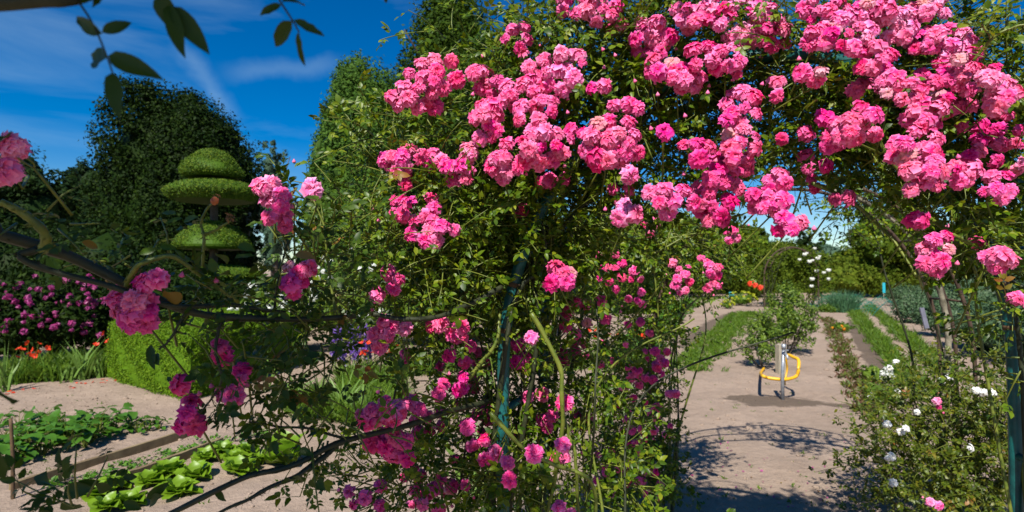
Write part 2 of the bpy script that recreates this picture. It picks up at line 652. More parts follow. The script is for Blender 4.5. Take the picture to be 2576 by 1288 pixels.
def gnoise(x, y):
    z = .012*np.sin(x*2.1+1.3*np.sin(y*1.7))*np.sin(y*2.4+.7)+.008*np.sin(x*5.3+y*3.1)+.006*np.sin(y*7.7-x*4.1+np.sin(x*9))
    return z


gx = np.concatenate([-np.geomspace(1200, 12, 26), np.linspace(-11.5, 11.5, 231), np.geomspace(12, 1200, 26)])
gy = np.concatenate([-np.geomspace(1200, 2, 18), np.linspace(-1.5, 22, 236), np.geomspace(22.5, 1500, 40)])
X, Y = np.meshgrid(gx, gy)
fade = np.clip(1-(np.hypot(X, Y)-14)/8, 0, 1)
Z = gnoise(X, Y)*fade+rng.normal(0, .0025, X.shape)*fade-.004
nx, ny = len(gx), len(gy)
idx = np.arange(nx*ny).reshape(ny, nx)
gf = np.stack([idx[:-1, :-1], idx[:-1, 1:], idx[1:, 1:], idx[1:, :-1]], -1).reshape(-1, 4)
ground = link('ground', mk_mesh('ground', np.stack([X, Y, Z], -1).reshape(-1, 3), gf, M['soil'], True))
tag(ground, 'dry pinkish sandy garden soil with darker watered patches', 'ground', kind='structure')

# small clods and crumbs of soil
k = 5000
cx = rng.uniform(-7, 7, k)
cy = rng.uniform(3.4, 11, k)**1
cs = rng.gamma(1.6, .0045, k)+.003
V0, F0 = ICO1
V0 = V0[:12]
F0 = icos(0)[1]
Vc = (V0[None]*cs[:, None, None]*rng.uniform(.6, 1.2, (k, 12, 1))*[1, 1, .7]+np.stack([cx, cy, gnoise(cx, cy)-.002], -1)[:, None, :]).reshape(-1, 3)
Fc = (F0[None]+np.arange(k)[:, None, None]*12).reshape(-1, 3)
clods = link('soil_crumbs', mk_mesh('soil_crumbs', Vc, Fc, M['soil'], True))
tag(clods, 'small crumbs of dry soil scattered over the sandy ground', 'soil', kind='stuff')

# ------------------------------------------------------------------ trees and hedges behind
Zup = np.array([0, 0, 1.])


def trunk(parent, base, top, r):
    mb = MB()
    base, top = np.asarray(base), np.asarray(top)
    pts = cr([base-[0, 0, .1], base*.6+top*.4+rng.normal(0, r*.5, 3), top], 10)
    mb.add(*tube(pts, r, r*.35, 8))
    for k in range(5):
        t = rng.uniform(.45, .9)
        p = base*(1-t)+top*t
        d = norm(np.array([*rng.normal(0, 1, 2), .8]))
        mb.add(*tube(cr([p, p+d*r*4, p+d*r*9+[0, 0, r*2]], 6), r*.35, r*.08, 6))
    return mb.build('trunk', M['bark'], parent, True)


def blob_tree(name, px, ytop, hw, Z, mat, label, group=None, ybot=None, ncl=160, per=34, leaf=.22, seedlobes=7, squash=1.0, core=.72, cl=.16):
    base = np.array([(px-1288)/FPX*Z, Z, 0.0])
    H = P(px, ytop, Z)[2]
    R = hw/FPX*Z
    zb = P(px, ybot, Z)[2] if ybot else H*.18
    t = thing(name, base, label, 'tree', group)
    trunk(t, base, base+[0, 0, H*.7], max(.08, H*.025))
    mb = MB()
    cz = (H+zb)/2
    rz = (H-zb)/2
    lobes = [(base+[0, 0, cz], np.array([R*.78, R*.78, rz*.85]))]
    for k in range(seedlobes):
        d = norm(rng.normal(0, 1, 3))
        lobes.append((base+[0, 0, cz]+d*[R*.55, R*.5, rz*.6], np.array([R, R, rz*.9])*rng.uniform(.33, .5)))
    for c, r in lobes:
        if core:
            mb.add(*lumpy(c, r*core, .2))
    share = max(4, ncl//len(lobes))
    for i, (c, r) in enumerate(lobes):
        d = sphere_pts(share*(len(lobes)//2 if i == 0 else 1), -.75)
        cc = c+d*r*rng.uniform(.8, 1.06, (len(d), 1))
        mb.add(*clumps(cc, d, per, rng.uniform(.6, 1.3, len(d))*R*cl, leaf))
    mb.build('crown', mat, t)
    return t


def cone_tree(name, px, ytop, hw, Z, mat, label, prof=.8, ncl=420, per=40, leaf=.16, bottom=0.0, group=None, lum=.16, cl=.13, pts=None):
    base = np.array([(px-1288)/FPX*Z, Z, 0.0])
    H = P(px, ytop, Z)[2]
    R = hw/FPX*Z
    t = thing(name, base, label, 'tree', group)
    trunk(t, base, base+[0, 0, H*.8], H*.022)

    w = rng.normal(0, 1, (6, 3))*[2.6, 2.6, 1.2]
    ph = rng.uniform(0, 6, 6)

    def rad(h, th):
        q = np.stack([np.cos(th), np.sin(th), h*3], -1)
        return R*np.clip(1-h, 0, 1)**prof*(1-np.exp(-(h+.08)*9))*(1+lum*np.sin(q@w.T+ph).mean(-1)*2)
    mb = MB()
    nh, na = 18, 20
    hh, th = np.meshgrid(np.linspace(.02, .92, nh), np.arange(na)/na*2*math.pi, indexing='ij')
    r = rad(hh, th)*.78
    V = np.stack([base[0]+r*np.cos(th), base[1]+r*np.sin(th), bottom+hh*(H-bottom)], -1).reshape(-1, 3)
    i = np.arange(nh-1)[:, None]*na
    j = np.arange(na)[None]
    mb.add(V, np.stack([i+j, i+(j+1) % na, i+na+(j+1) % na, i+na+j], -1).reshape(-1, 4))
    h = 1-rng.uniform(0, 1, ncl)**(1/(1+prof))*.99
    h = np.where(rng.uniform(0, 1, ncl) < .2, rng.uniform(.6, 1, ncl), h)
    th = rng.uniform(math.pi*.9, math.pi*2.1, ncl)
    th = np.where(rng.uniform(0, 1, ncl) < .25, rng.uniform(0, 6.28, ncl), th)
    r = rad(h, th)*rng.uniform(.8, 1.04, ncl)
    o = np.stack([np.cos(th), np.sin(th), np.full(ncl, .45)], -1)
    c = np.stack([base[0]+r*np.cos(th), base[1]+r*np.sin(th), bottom+h*(H-bottom)], -1)
    mb.add(*clumps(c, norm(o), per, rng.uniform(.6, 1.25, ncl)*R*cl, leaf, .3, (1, 1, 1.7)))
    mb.build('crown', mat, t)
    return t


# far wood and hill behind everything
wood = MB()
for k in range(46):
    px = 1560+k*32+rng.uniform(-20, 20)
    Zf = rng.uniform(110, 150)
    c = np.array([(px-1288)/FPX*Zf, Zf, 0])
    top = P(px, 612+24*math.sin(px*.006+1)+rng.uniform(-8, 8), Zf)[2]
    V, F = lumpy(c+[0, 0, top*.4], np.array([6.5, 5, top*.6]), .2)
    wood.add(V, F)
    d = sphere_pts(60, -.2)
    wood.add(*clumps(c+[0, 0, top*.4]+d*[6.5, 5, top*.6], d, 12, np.full(len(d), 1.2), .9))
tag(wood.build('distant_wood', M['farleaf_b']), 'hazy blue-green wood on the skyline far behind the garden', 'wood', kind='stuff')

TR = 'broadleaf trees closing the far end of the garden'
far = [  # px, top y, half width, distance, material, label
    (1480, 520, 150, 33, 'farleaf', 'green broadleaf tree glimpsed behind the rose-covered post'),
    (1640, 505, 130, 36, 'farleaf', 'green tree glimpsed behind dangling rose sprays of the rusty arch'),
    (1800, 528, 105, 38, 'farleaf', 'bright green rounded tree standing beyond the crop rows'),
    (1895, 560, 50, 41, 'farleaf', 'slender green tree at the edge of the sky gap under the arch'),
    (1965, 608, 75, 44, 'farleaf_y', 'low yellow-green tree below the sky gap under the arch'),
    (2040, 565, 40, 52, 'darktree', 'thin open-crowned tree rising into the sky gap'),
    (2075, 640, 90, 42, 'farleaf_y', 'yellowing bushy tree behind the white climbing rose'),
    (2165, 620, 80, 40, 'farleaf', 'mid green tree beside the blue-green wood'),
    (2255, 470, 115, 34, 'farleaf', 'tall leafy tree seen through the side of the rusty arch'),
    (2390, 560, 110, 33, 'farleaf', 'leafy tree showing between the rusty arch and the teal post'),
    (2520, 520, 120, 30, 'farleaf', 'green tree behind the grey-green shrubs by the teal post'),
    (2680, 500, 120, 30, 'farleaf', 'green tree at the end of the row beyond the teal post'),
]
for px, yt, hw, Zf, mt, lb in far:
    thin = mt == 'darktree' and hw < 60
    blob_tree('broadleaf_tree', px, yt, hw, Zf, M[mt], lb, TR, None, 60 if thin else 220, 36, .26, 5 if thin else 9, core=0 if thin else .72)

def dome_tree(px, ytop, hw, Zf):
    base = np.array([(px-1288)/FPX*Zf, Zf, 0.0])
    H = P(px, ytop, Zf)[2]
    R = hw/FPX*Zf
    t = thing('dome_tree', base, 'big dark dome-shaped tree behind the tiered topiary', 'tree')
    trunk(t, base, base+[0, 0, H*.6], .22)
    mb = MB()
    c = base+[0, 0, H*.42]
    rad = np.array([R, R, H*.58])
    mb.add(*lumpy(c, rad*.9, .12))
    d = sphere_pts(1300, -.6)
    d[:, 1] = -np.abs(d[:, 1])*np.where(rng.uniform(0, 1, len(d)) < .8, 1, -1)
    w = rng.normal(0, 1, (6, 3))*3.2
    lump = 1+.14*np.sin(d@w.T+rng.uniform(0, 6, 6)).mean(1)*2
    sq = (np.abs(d)**2.6).sum(1)**(-1/2.6)
    cc = c+d*rad*(lump*sq*rng.uniform(.86, 1.03, len(d)))[:, None]*.95
    mb.add(*clumps(cc, d, 46, rng.uniform(.5, 1.3, len(d))*.42, .13))
    mb.build('crown', M['dome'], t)


# left: dark trees, clipped dome, cypresses
blob_tree('woodland_tree', 60, 372, 150, 30, M['darktree'], 'dark loose-crowned tree left of the big dome-shaped tree', 'dark trees behind the rose bed', 800, 260, 36, .24, 10, core=.68)
blob_tree('woodland_tree', 215, 392, 95, 33, M['darktree'], 'dark rounded tree tucked against the big dome-shaped tree', 'dark trees behind the rose bed', 800, 200, 36, .24, 8)
blob_tree('woodland_tree', -150, 350, 150, 27, M['darktree'], 'dark tree at the outer end of the wood by the rose bed', 'dark trees behind the rose bed', 800, 140, 30, .26, 8)
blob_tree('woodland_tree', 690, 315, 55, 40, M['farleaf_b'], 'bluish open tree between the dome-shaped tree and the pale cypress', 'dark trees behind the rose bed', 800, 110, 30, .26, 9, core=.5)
dome_tree(458, 215, 172, 22)
blob_tree('woodland_tree', 590, 300, 70, 24, M['farleaf'], 'lighter green tree leaning on the side of the dome-shaped tree', 'dark trees behind the rose bed', 900, 180, 36, .17, 9)
cone_tree('cypress_tree', 905, 165, 172, 17, M['cypress'], 'pale grey-green cypress with plumy upright foliage', .36, 900, 50, .10)
cone_tree('conifer_tree', 1130, -40, 270, 20, M['conifer'], 'tallest dark green conifer behind the rose canopy', .62, 800, 46, .14)
cone_tree('conifer_tree', 1290, 30, 150, 25, M['conifer'], 'slimmer dark conifer beside the tallest one, behind the roses', .7, 260, 40, .18)


def clipped_tier(parent, c, rx, h, flat, mat, nflk=12000, leaf=.05):
    """a clipped yew tier: dome with a tucked-in underside; flat = share of height below the widest ring"""
    nh, na = 14, 40
    t = np.linspace(0, 1, nh)
    prof = np.where(t < flat, .84+.16*np.sin(t/flat*math.pi/2), np.clip(1-((t-flat)/(1-flat))**1.7, 0, 1)**.62)
    hh, th = np.meshgrid(np.arange(nh), np.arange(na)/na*2*math.pi, indexing='ij')
    w = rng.normal(0, 1, (4, 3))*2
    q = np.stack([np.cos(th), np.sin(th), t[hh]*1.5], -1)
    r = rx*prof[hh]*(1+.025*np.sin(q@w.T+rng.uniform(0, 6, 4)).sum(-1))
    z = c[2]+t[hh]*h
    V = np.stack([c[0]+r*np.cos(th), c[1]+r*np.sin(th), z], -1).reshape(-1, 3)
    V = np.vstack([V, [c[0], c[1], c[2]+.03*h]])
    i = np.arange(nh-1)[:, None]*na
    j = np.arange(na)[None]
    Fq = np.stack([i+j, i+(j+1) % na, i+na+(j+1) % na, i+na+j], -1).reshape(-1, 4)
    jj = np.arange(na)
    cap = np.stack([np.full(na, nh*na), (jj+1) % na, jj], -1)
    mb = MB()
    mb.add(V, [Fq, cap])
    tt = rng.uniform(0, 1, nflk)
    th = rng.uniform(0, 2*math.pi, nflk)
    pr = np.interp(tt, t, prof)
    q = np.stack([np.cos(th), np.sin(th), tt*1.5], -1)
    r = rx*pr*(1+.02*np.sin(q@w.T).sum(-1))+np.abs(rng.normal(0, .035, nflk))*rx+(rng.uniform(0, 1, nflk) < .02)*.05*rx
    p = np.stack([c[0]+r*np.cos(th), c[1]+r*np.sin(th), c[2]+tt*h+rng.normal(.01, .01, nflk)], -1)
    n = np.stack([np.cos(th), np.sin(th), (tt-.3)*2.2], -1)
    mb.add(*flakes(p, norm(n), leaf, .4, .7))
    return mb.build('tier', mat, parent)


def topiary():
    Zt = 14.0
    t = thing('topiary_tree', np.array([(537-1288)/FPX*Zt, Zt, 0]), 'tall clipped yew topiary of stacked domes and discs', 'topiary')
    mb = MB()
    b = np.array(t.location)
    mb.add(*tube([b-[0, 0, .1], b+[0, 0, 2], b+[0, 0, P(537, 440, Zt)[2]]], .11, .08, 8))
    mb.build('trunk', M['bark'], t, True)
    for px, ya, yb, hw, flat in [(530, 376, 448, 70, .12), (540, 452, 507, 106, .42), (535, 556, 628, 86, .12), (556, 668, 706, 92, .4), (550, 748, 800, 125, .4), (560, 812, 905, 140, .3)]:
        top, bot = P(px, ya, Zt)[2], P(px, yb, Zt)[2]
        clipped_tier(t, np.array([(px-1288)/FPX*Zt, Zt, bot]), hw/FPX*Zt, top-bot, flat, M['yew'])


topiary()


def hedge(name, corners, h, mat, label, nfl, leaf, inset=.05):
    """a clipped hedge block on four ground corners"""
    c = np.array([[x, y] for x, y in corners])
    cen = c.mean(0)
    t = thing(name, (cen[0], cen[1], 0), label, 'hedge')
    mb = MB()
    seg, nz_ = 10, 9
    ring = []
    for k in range(4):
        a, b = c[k], c[(k+1) % 4]
        for s in range(seg):
            ring.append(a+(b-a)*s/seg)
    ring = np.array(ring)
    nr = len(ring)
    V = []
    for iz in range(nz_):
        f = iz/(nz_-1)
        shrink = 1-.02*f-(.06 if iz == nz_-1 else 0)+.015*math.sin(f*5)
        V.append(np.column_stack([cen+(ring-cen)*shrink+rng.normal(0, .012, ring.shape), np.full(nr, f*h)+rng.normal(0, .008, nr)]))
    V = np.vstack(V+[np.array([[*cen, h*1.01]])])
    i = np.arange(nz_-1)[:, None]*nr
    j = np.arange(nr)[None]
    Fq = np.stack([i+j, i+(j+1) % nr, i+nr+(j+1) % nr, i+nr+j], -1).reshape(-1, 4)
    jj = np.arange(nr)
    cap = np.stack([np.full(nr, nz_*nr), (nz_-1)*nr+jj, (nz_-1)*nr+(jj+1) % nr], -1)
    mb.add(V, [Fq, cap])
    ln = np.linalg.norm(np.roll(c, -1, 0)-c, axis=1)
    side = rng.choice(4, nfl, p=ln/ln.sum())
    s = rng.uniform(0, 1, nfl)
    a, b = c[side], np.roll(c, -1, 0)[side]
    pos = a+(b-a)*s[:, None]
    f = rng.uniform(0, 1, nfl)
    nn = (b-a)[:, ::-1]*[1, -1]
    nn = norm(nn)
    bump = .03*np.sin(s*17+f*9+side)+rng.normal(0, .022, nfl)+.012
    pts = np.column_stack([cen+(pos-cen)*(1-.02*f)[:, None]+nn*bump[:, None], f*h])
    mb.add(*flakes(pts, np.column_stack([nn, np.full(nfl, .35)]), leaf, .42, .8))
    k = nfl//2
    uv = rng.uniform(0, 1, (k, 2))
    q = (c[0]*(1-uv[:, :1])+c[1]*uv[:, :1])*(1-uv[:, 1:])+(c[3]*(1-uv[:, :1])+c[2]*uv[:, :1])*uv[:, 1:]
    pts = np.column_stack([cen+(q-cen)*.97, h+rng.normal(.01, .02, k)])
    mb.add(*flakes(pts, np.tile(Zup, (k, 1)), leaf, .42, .8))
    mb.build('hedge_foliage', mat, t)
    return t


C = G(478, 1010)[:2]
Lf = G(272, 952)[:2]
Rt = G(755, 915)[:2]
hedge('clipped_hedge', [C, Rt, Lf+(Rt-C), Lf], .84, M['hedge'], 'bright green clipped hedge block at the corner of the soil path', 60000, .034)
for i, (x0, x1, lb) in enumerate([(-16, 6, 'low dark clipped hedge running behind the topiary side of the garden'), (6.6, 33, 'low dark clipped hedge closing the far end of the crop rows')]):
    Zf = 40.0 if i else 21.0
    hedge('boundary_hedge', [(x0, Zf), (x1, Zf), (x1, Zf+1.2), (x0, Zf+1.2)], 1.5 if i else 1.3, M['dome'] if not i else M['farleaf'], lb, 9000, .16)

# ------------------------------------------------------------------ garden beds: helpers
def leaf_blade(l, w, fold=.15, curl=.25, rows=4, wav=0.0):
    """a single leaf along +Y, midrib folded, tip curling down; template in unit space"""
    t = np.linspace(0, 1, rows+2)
    V = [[0, 0, 0]]
    for s in t[1:-1]:
        ww = w*math.sin(math.pi*s**.8)**.8
        y, z = l*s, -curl*l*s*s
        V += [[-ww, y, z+fold*w+rng.normal(0, wav)], [0, y, z], [ww, y, z+fold*w+rng.normal(0, wav)]]
    V.append([0, l, -curl*l])
    V = np.array(V)
    F = [[0, 2, 1, 1], [0, 3, 2, 2]]
    F = []
    T = [[0, 2, 1], [0, 3, 2]]
    for r in range(rows-1):
        a = 1+3*r
        F += [[a, a+1, a+4, a+3], [a+1, a+2, a+5, a+4]]
    a = 1+3*(rows-1)
    n = len(V)-1
    T += [[a, a+1, n], [a+1, a+2, n]]
    return V, [np.array(F), np.array(T)]


def compound(nl, seed, ll=.40, wd=.125):
    """a pinnate rose leaf, about one unit long: petiole and nl leaflets"""
    r = np.random.default_rng(seed)
    Vs, Fq, Ft, n = [], [], [], 0
    pairs = nl//2
    ys = np.linspace(.34, .68, pairs)
    spots = []
    for y in ys:
        for s in (-1, 1):
            spots.append((s*.015, y, s*math.radians(r.uniform(48, 68)), r.uniform(.8, 1.0)))
    spots.append((0, .74, r.uniform(-.15, .15), 1.1))
    for x, y, ang, sc in spots:
        l, w = ll*sc, wd*sc*r.uniform(.85, 1.1)
        t = (.0, .32, .7, 1.)
        ww = (0, w*.95, w*.72, 0)
        cu = r.uniform(.1, .45)
        fo = r.uniform(.1, .5)
        v = [[0, 0, 0]]
        for k in (1, 2):
            v += [[-ww[k], l*t[k], -cu*l*t[k]**2+fo*ww[k]], [0, l*t[k], -cu*l*t[k]**2], [ww[k], l*t[k], -cu*l*t[k]**2+fo*ww[k]]]
        v.append([0, l, -cu*l])
        v = np.array(v)
        tw = r.normal(0, .35)
        v = np.stack([v[:, 0]*math.cos(tw)-v[:, 2]*math.sin(tw), v[:, 1], v[:, 0]*math.sin(tw)+v[:, 2]*math.cos(tw)], 1)
        ca, sa = math.cos(-ang), math.sin(-ang)
        v = np.stack([v[:, 0]*ca-v[:, 1]*sa+x, v[:, 0]*sa+v[:, 1]*ca+y, v[:, 2]-.12*y*y], 1)
        Vs.append(v)
        Fq += [[n+1, n+2, n+5, n+4], [n+2, n+3, n+6, n+5]]
        Ft += [[n, n+2, n+1], [n, n+3, n+2], [n+4, n+5, n+7], [n+5, n+6, n+7]]
        n += 8
    v, f = tube([[0, 0, 0], [0, .4, -.02], [0, .76, -.07]], .011, .006, 3)
    Vs.append(v)
    Fq += (f[0]+n).tolist()
    return np.vstack(Vs), [np.array(Fq), np.array(Ft)]


COMP = [compound(nl, 100+i) for i, nl in enumerate((5, 7, 5, 7, 7, 5, 3))]


def merge_leaves(mb, T, pos, R, s):
    """place leaf templates: T index per leaf"""
    for k, (V, F) in enumerate(COMP):
        m = np.where(T == k)[0]
        if not len(m):
            continue
        W = np.einsum('nij,vj->nvi', R[m]*s[m, None, None], V)+pos[m, None, :]
        off = (np.arange(len(m))*len(V))[:, None, None]
        mb.add(W.reshape(-1, 3), [(f[None]+off).reshape(-1, f.shape[1]) for f in F])


def m4(R, p, s=1.0):
    M_ = Matrix.Identity(4)
    for i in range(3):
        for j in range(3):
            M_[i][j] = float(R[i][j]*s)
        M_[i][3] = float(p[i])
    return M_


def blades(base, n, h, spread, w, lean=.35, droop=.15):
    """n grass or iris blades rising from around base"""
    ang = rng.uniform(0, 2*math.pi, n)
    b = np.asarray(base)+np.stack([np.cos(ang), np.sin(ang), np.zeros(n)], -1)*(rng.uniform(0, 1, (n, 1))**.5)*spread
    d = np.stack([rng.normal(0, lean, n), rng.normal(0, lean, n), np.ones(n)], -1)
    d = norm(d)
    hh = h*rng.uniform(.6, 1.15, (n, 1))
    side = norm(np.cross(d, rng.normal(0, 1, (n, 3))))
    ww = w*rng.uniform(.7, 1.2, (n, 1))
    mid = b+d*hh*.55
    dd = d*[1, 1, 1]+np.stack([d[:, 0], d[:, 1], -np.full(n, droop)], -1)
    tip = mid+norm(dd)*hh*.5
    V = np.stack([b-side*ww*.6, b+side*ww*.6, mid+side*ww, mid-side*ww, tip], 1).reshape(-1, 3)
    i = np.arange(n)[:, None]*5
    return V, [i+np.array([[0, 1, 2, 3]]), i+np.array([[3, 2, 4]])]


def gz(p):
    """drop a point to the soil"""
    p = np.array(p, float)
    p[2] = float(gnoise(p[0], p[1]))-.01
    return p


# ------------------------------------------------------------------ clipped hedge bed, boards, stake, lettuces on the left
def board(p0, p1, label):
    a, b = G(*p0), G(*p1)
    d = b-a
    ln = np.linalg.norm(d[:2])
    ang = math.atan2(d[1], d[0])
    n = 12
    mb = MB()
    ss = np.linspace(-ln/2, ln/2, n)
    wob = .012*np.sin(np.linspace(0, 5, n)+rng.uniform(0, 6))
    V = []
    for s, w in zip(ss, wob):
        for y, z in ((-.022, -.02), (.022, -.02), (.024, .058), (-.02, .062)):
            V.append([s, y+w, z+rng.normal(0, .002)])
    V = np.array(V)
    ca, sa = math.cos(ang), math.sin(ang)
    c = (a+b)/2
    V = np.stack([V[:, 0]*ca-V[:, 1]*sa+c[0], V[:, 0]*sa+V[:, 1]*ca+c[1], V[:, 2]], 1)
    F = []
    for i in range(n-1):
        for j in range(4):
            F.append([i*4+j, i*4+(j+1) % 4, i*4+4+(j+1) % 4, i*4+4+j])
    F += [[3, 2, 1, 0], [(n-1)*4+k for k in range(4)]]
    mb.add(V, np.array(F))
    tag(mb.build('edging_board', M['board']), label, 'board', 'wooden edging boards in the seedling bed')


board((30, 1236), (500, 1086), 'longer weathered edging board along the leafy vegetable patch')
board((285, 1218), (560, 1118), 'shorter weathered edging board beside the lettuces')

sb = G(33, 1258)
mb = MB()
st = P(27, 1052, sb[1])
mb.add(*tube(cr([sb-[0, 0, .08], sb*.5+st*.5+[.006, 0, 0], st], 10), .013, .011, 7))
tag(mb.build('garden_stake', M['stake'], None, True), 'thin rusty stake standing beside the leafy vegetable patch', 'stake')

LT = []
for k in range(4):
    V, F = leaf_blade(1, .46, .3, rng.uniform(.1, .3), 6, .10)
    LT.append(mk_mesh('lettuce_leaf', V, F, M['lettuce'], True))
LS = [(236, 1248, .17), (290, 1222, .19), (372, 1215, .17), (425, 1195, .21), (488, 1205, .20), (520, 1158, .18), (565, 1143, .17), (602, 1190, .21), (630, 1142, .16), (655, 1165, .15), (585, 1162, .15), (330, 1262, .17), (268, 1278, .16), (450, 1240, .19)]
for i, (px, py, r) in enumerate(LS):
    b = gz(G(px, py))
    t = thing('lettuce', b, 'bright yellow-green lettuce head with loose ruffled leaves beside the edging board', 'lettuce', 'lettuces beside the edging boards')
    for k in range(15):
        q = k/15
        ang = k*2.4+rng.normal(0, .2)
        el = .15+q*1.15
        a = np.array([math.cos(ang)*math.cos(el), math.sin(ang)*math.cos(el), math.sin(el)])
        nr = np.array([-math.cos(ang)*math.sin(el), -math.sin(ang)*math.sin(el), math.cos(el)])
        R = frames(a[None], nr[None])[0]
        link('leaf', LT[k % 4], t, mat4=m4(R, [0, 0, .02], r*.82*rng.uniform(.75, 1.15)*(1.1-q*.35)))
b = gz(G(716, 1165))
t = thing('chard_plant', b, 'upright pointed green leafy plant beyond the lettuces', 'plant')
for k in range(11):
    ang = rng.uniform(0, 6.28)
    el = rng.uniform(.5, 1.3)
    a = np.array([math.cos(ang)*math.cos(el), math.sin(ang)*math.cos(el), math.sin(el)])
    nr = np.array([-math.cos(ang)*math.sin(el), -math.sin(ang)*math.sin(el), math.cos(el)])
    link('leaf', LT[k % 4], t, mat4=m4(frames(a[None], nr[None])[0], [0, 0, 0], rng.uniform(.2, .32)))

# leafy vegetable patch
VT = []
for k in range(4):
    V, F = leaf_blade(1, .40, .2, rng.uniform(.2, .5), 4, .04)
    VT.append(mk_mesh('vegetable_leaf', V, F, M['veg'], True))
VS = []
for row, (ya, yb) in enumerate([((0, 1150), (235, 1112)), ((-10, 1118), (300, 1088)), ((0, 1092), (330, 1068)), ((-20, 1170), (150, 1135))]):
    n = 9 if row < 3 else 6
    for k in range(n):
        f = k/(n-1)
        VS.append((ya[0]+(yb[0]-ya[0])*f+rng.normal(0, 8), ya[1]+(yb[1]-ya[1])*f+rng.normal(0, 4), 1.0))
VS += [(345, 1085, .7), (372, 1080, .75), (398, 1076, .6), (105, 1055, .7)]
for px, py, sc in VS:
    b = gz(G(px, py))
    lb = 'leafy green vegetable plant in the dense patch beside the rusty stake' if sc == 1 else 'small leafy green plant at the thin end of the vegetable patch'
    t = thing('vegetable_plant', b, lb, 'plant', 'plants of the leafy vegetable patch' if sc == 1 else 'small plants at the end of the vegetable patch')
    mb = MB()
    tips = []
    for k in range(12):
        ang = rng.uniform(0, 6.28)
        r = rng.uniform(.03, .16)*sc
        h = rng.uniform(.06, .21)*sc
        tip = b+[math.cos(ang)*r, math.sin(ang)*r, h]
        mb.add(*tube([b-[0, 0, .02], b*.5+tip*.5+[0, 0, .03], tip], .004, .002, 4))
        tips.append((tip, ang))
    mb.build('stems', M['cane_green'], t)['kind'] = 'stuff'
    for k, (tip, ang) in enumerate(tips):
        a = np.array([math.cos(ang), math.sin(ang), rng.uniform(-.3, .35)])
        R = frames(a[None], (Zup+rng.normal(0, .3, 3))[None])[0]
        link('leaf', VT[k % 4], t, mat4=m4(R, tip-b, rng.uniform(.075, .12)*sc))

# seedlings between the boards
mb = MB()
for k in range(90):
    f = rng.uniform(0, 1)
    q = G(120+f*430+rng.normal(0, 14), 1232-f*120+rng.normal(0, 7))
    if rng.uniform() < .45:
        q = G(370+f*300+rng.normal(0, 10), 1160-f*60+rng.normal(0, 6))
    q = gz(q)
    mb.add(*flakes(q+rng.normal(0, .02, (7, 3))*[1, 1, .3]+[0, 0, .035], np.tile(Zup, (7, 1)), .045, .5, .5))
    mb.add(*tube([q, q+[0, 0, .035]], .002, .0015, 3))
tag(mb.build('seedlings', M['veg']), 'tiny green seedlings sprouting in the soil between the edging boards', 'seedlings', kind='stuff')


# ------------------------------------------------------------------ poppies, irises, rose bed beyond on the left
def iris(px, py, n, h, label, group='iris clumps', spread=.08, mat='iris', w=.017, lean=.22):
    b = gz(G(px, py))
    t = thing('iris_clump', b, label, 'plant', group)
    V, F = blades(b, n, h, spread, w, lean)
    nn = len(V)//5
    for k in range(nn):
        me = mk_mesh('leaf', V[k*5:k*5+5]-b, [np.array([[0, 1, 2, 3]]), np.array([[3, 2, 4]])], M[mat])
        link('leaf', me, t)
    return t


iris(212, 955, 16, .62, 'tall pale green iris clump among the poppies by the hedge end')
iris(8, 985, 14, .6, 'iris clump at the far end of the poppy bed')
iris(165, 962, 10, .42, 'short leaning iris clump between the poppies and the soil path')
iris(258, 952, 10, .45, 'leaning iris clump against the bright clipped hedge')
iris(668, 985, 9, .55, 'narrow upright iris clump in front of the dark side of the hedge')
iris(740, 1000, 10, .42, 'iris clump with one long leaning blade beside the dark hedge side', lean=.5)
iris(862, 1058, 20, .55, 'broad iris clump with orange-tipped blades in the feathery bed')
iris(800, 1030, 12, .42, 'low iris clump at the end of the feathery bed')
iris(925, 1062, 14, .45, 'iris clump behind the low pink rose cluster')
iris(1190, 1250, 10, .5, 'iris clump showing between the rose canes at the post foot')
iris(1480, 1010, 12, .5, 'iris clump seen through the rose beside the teal post')

mb = MB()
for k in range(240):
    f = rng.uniform(-.05, 1)
    q = G(f*270, 972-f*24-rng.uniform(0, 26))
    if q[1] < 30:
        mb.add(*blades(gz(q), 14, rng.uniform(.18, .45), .1, .010, .45))
tag(mb.build('border_greenery', M['grassy']), 'tangled green stems and leaves filling the poppy bed by the path', 'greenery', kind='stuff')


def flower_cup(r, n=5):
    V, F = [], []
    for k in range(n):
        a = k/n*6.283
        c, s = math.cos(a), math.sin(a)
        i = len(V)
        for t, w, z in ((.05, .1, 0), (.55, .55, .25), (1, .42, .42)):
            for e in (-1, 1):
                x, y = t, e*w*.75
                V.append([(x*c-y*s)*r, (x*s+y*c)*r, (z+rng.normal(0, .05))*r])
        F += [[i, i+2, i+3, i+1], [i+2, i+4, i+5, i+3]]
    return np.array(V), np.array(F)


M['eye'] = plain('poppy_eye', (.02, .015, .02), (.05, .05, .03), .7, 50)
EYE = mk_mesh('flower_eye', ICO1[0]*[.16, .16, .14]+[0, 0, .1], ICO1[1], M['eye'], True)
POP = [mk_mesh('flower', *flower_cup(1, 5), M['poppy'], True) for k in range(3)]


def poppy(px, py, base_py, label, group, r=.04):
    b = gz(G(px, base_py))
    h = P(px, py, b[1])[2]
    t = thing('poppy', b, label, 'flower', group)
    mb = MB()
    top = b+[rng.normal(0, .03), rng.normal(0, .03), h]
    mb.add(*tube(cr([b, (b+top)/2+rng.normal(0, .02, 3), top], 6), .004, .003, 4))
    mb.build('stem', M['cane_green'], t)
    a = np.array([rng.normal(0, .3), -.4+rng.normal(0, .3), 1.])
    R = frames(rng.normal(0, 1, 3)[None], a[None])[0]
    fl = link('flower', POP[int(rng.integers(3))], t, mat4=m4(R, top-b, r))
    link('flower_eye', EYE, fl)


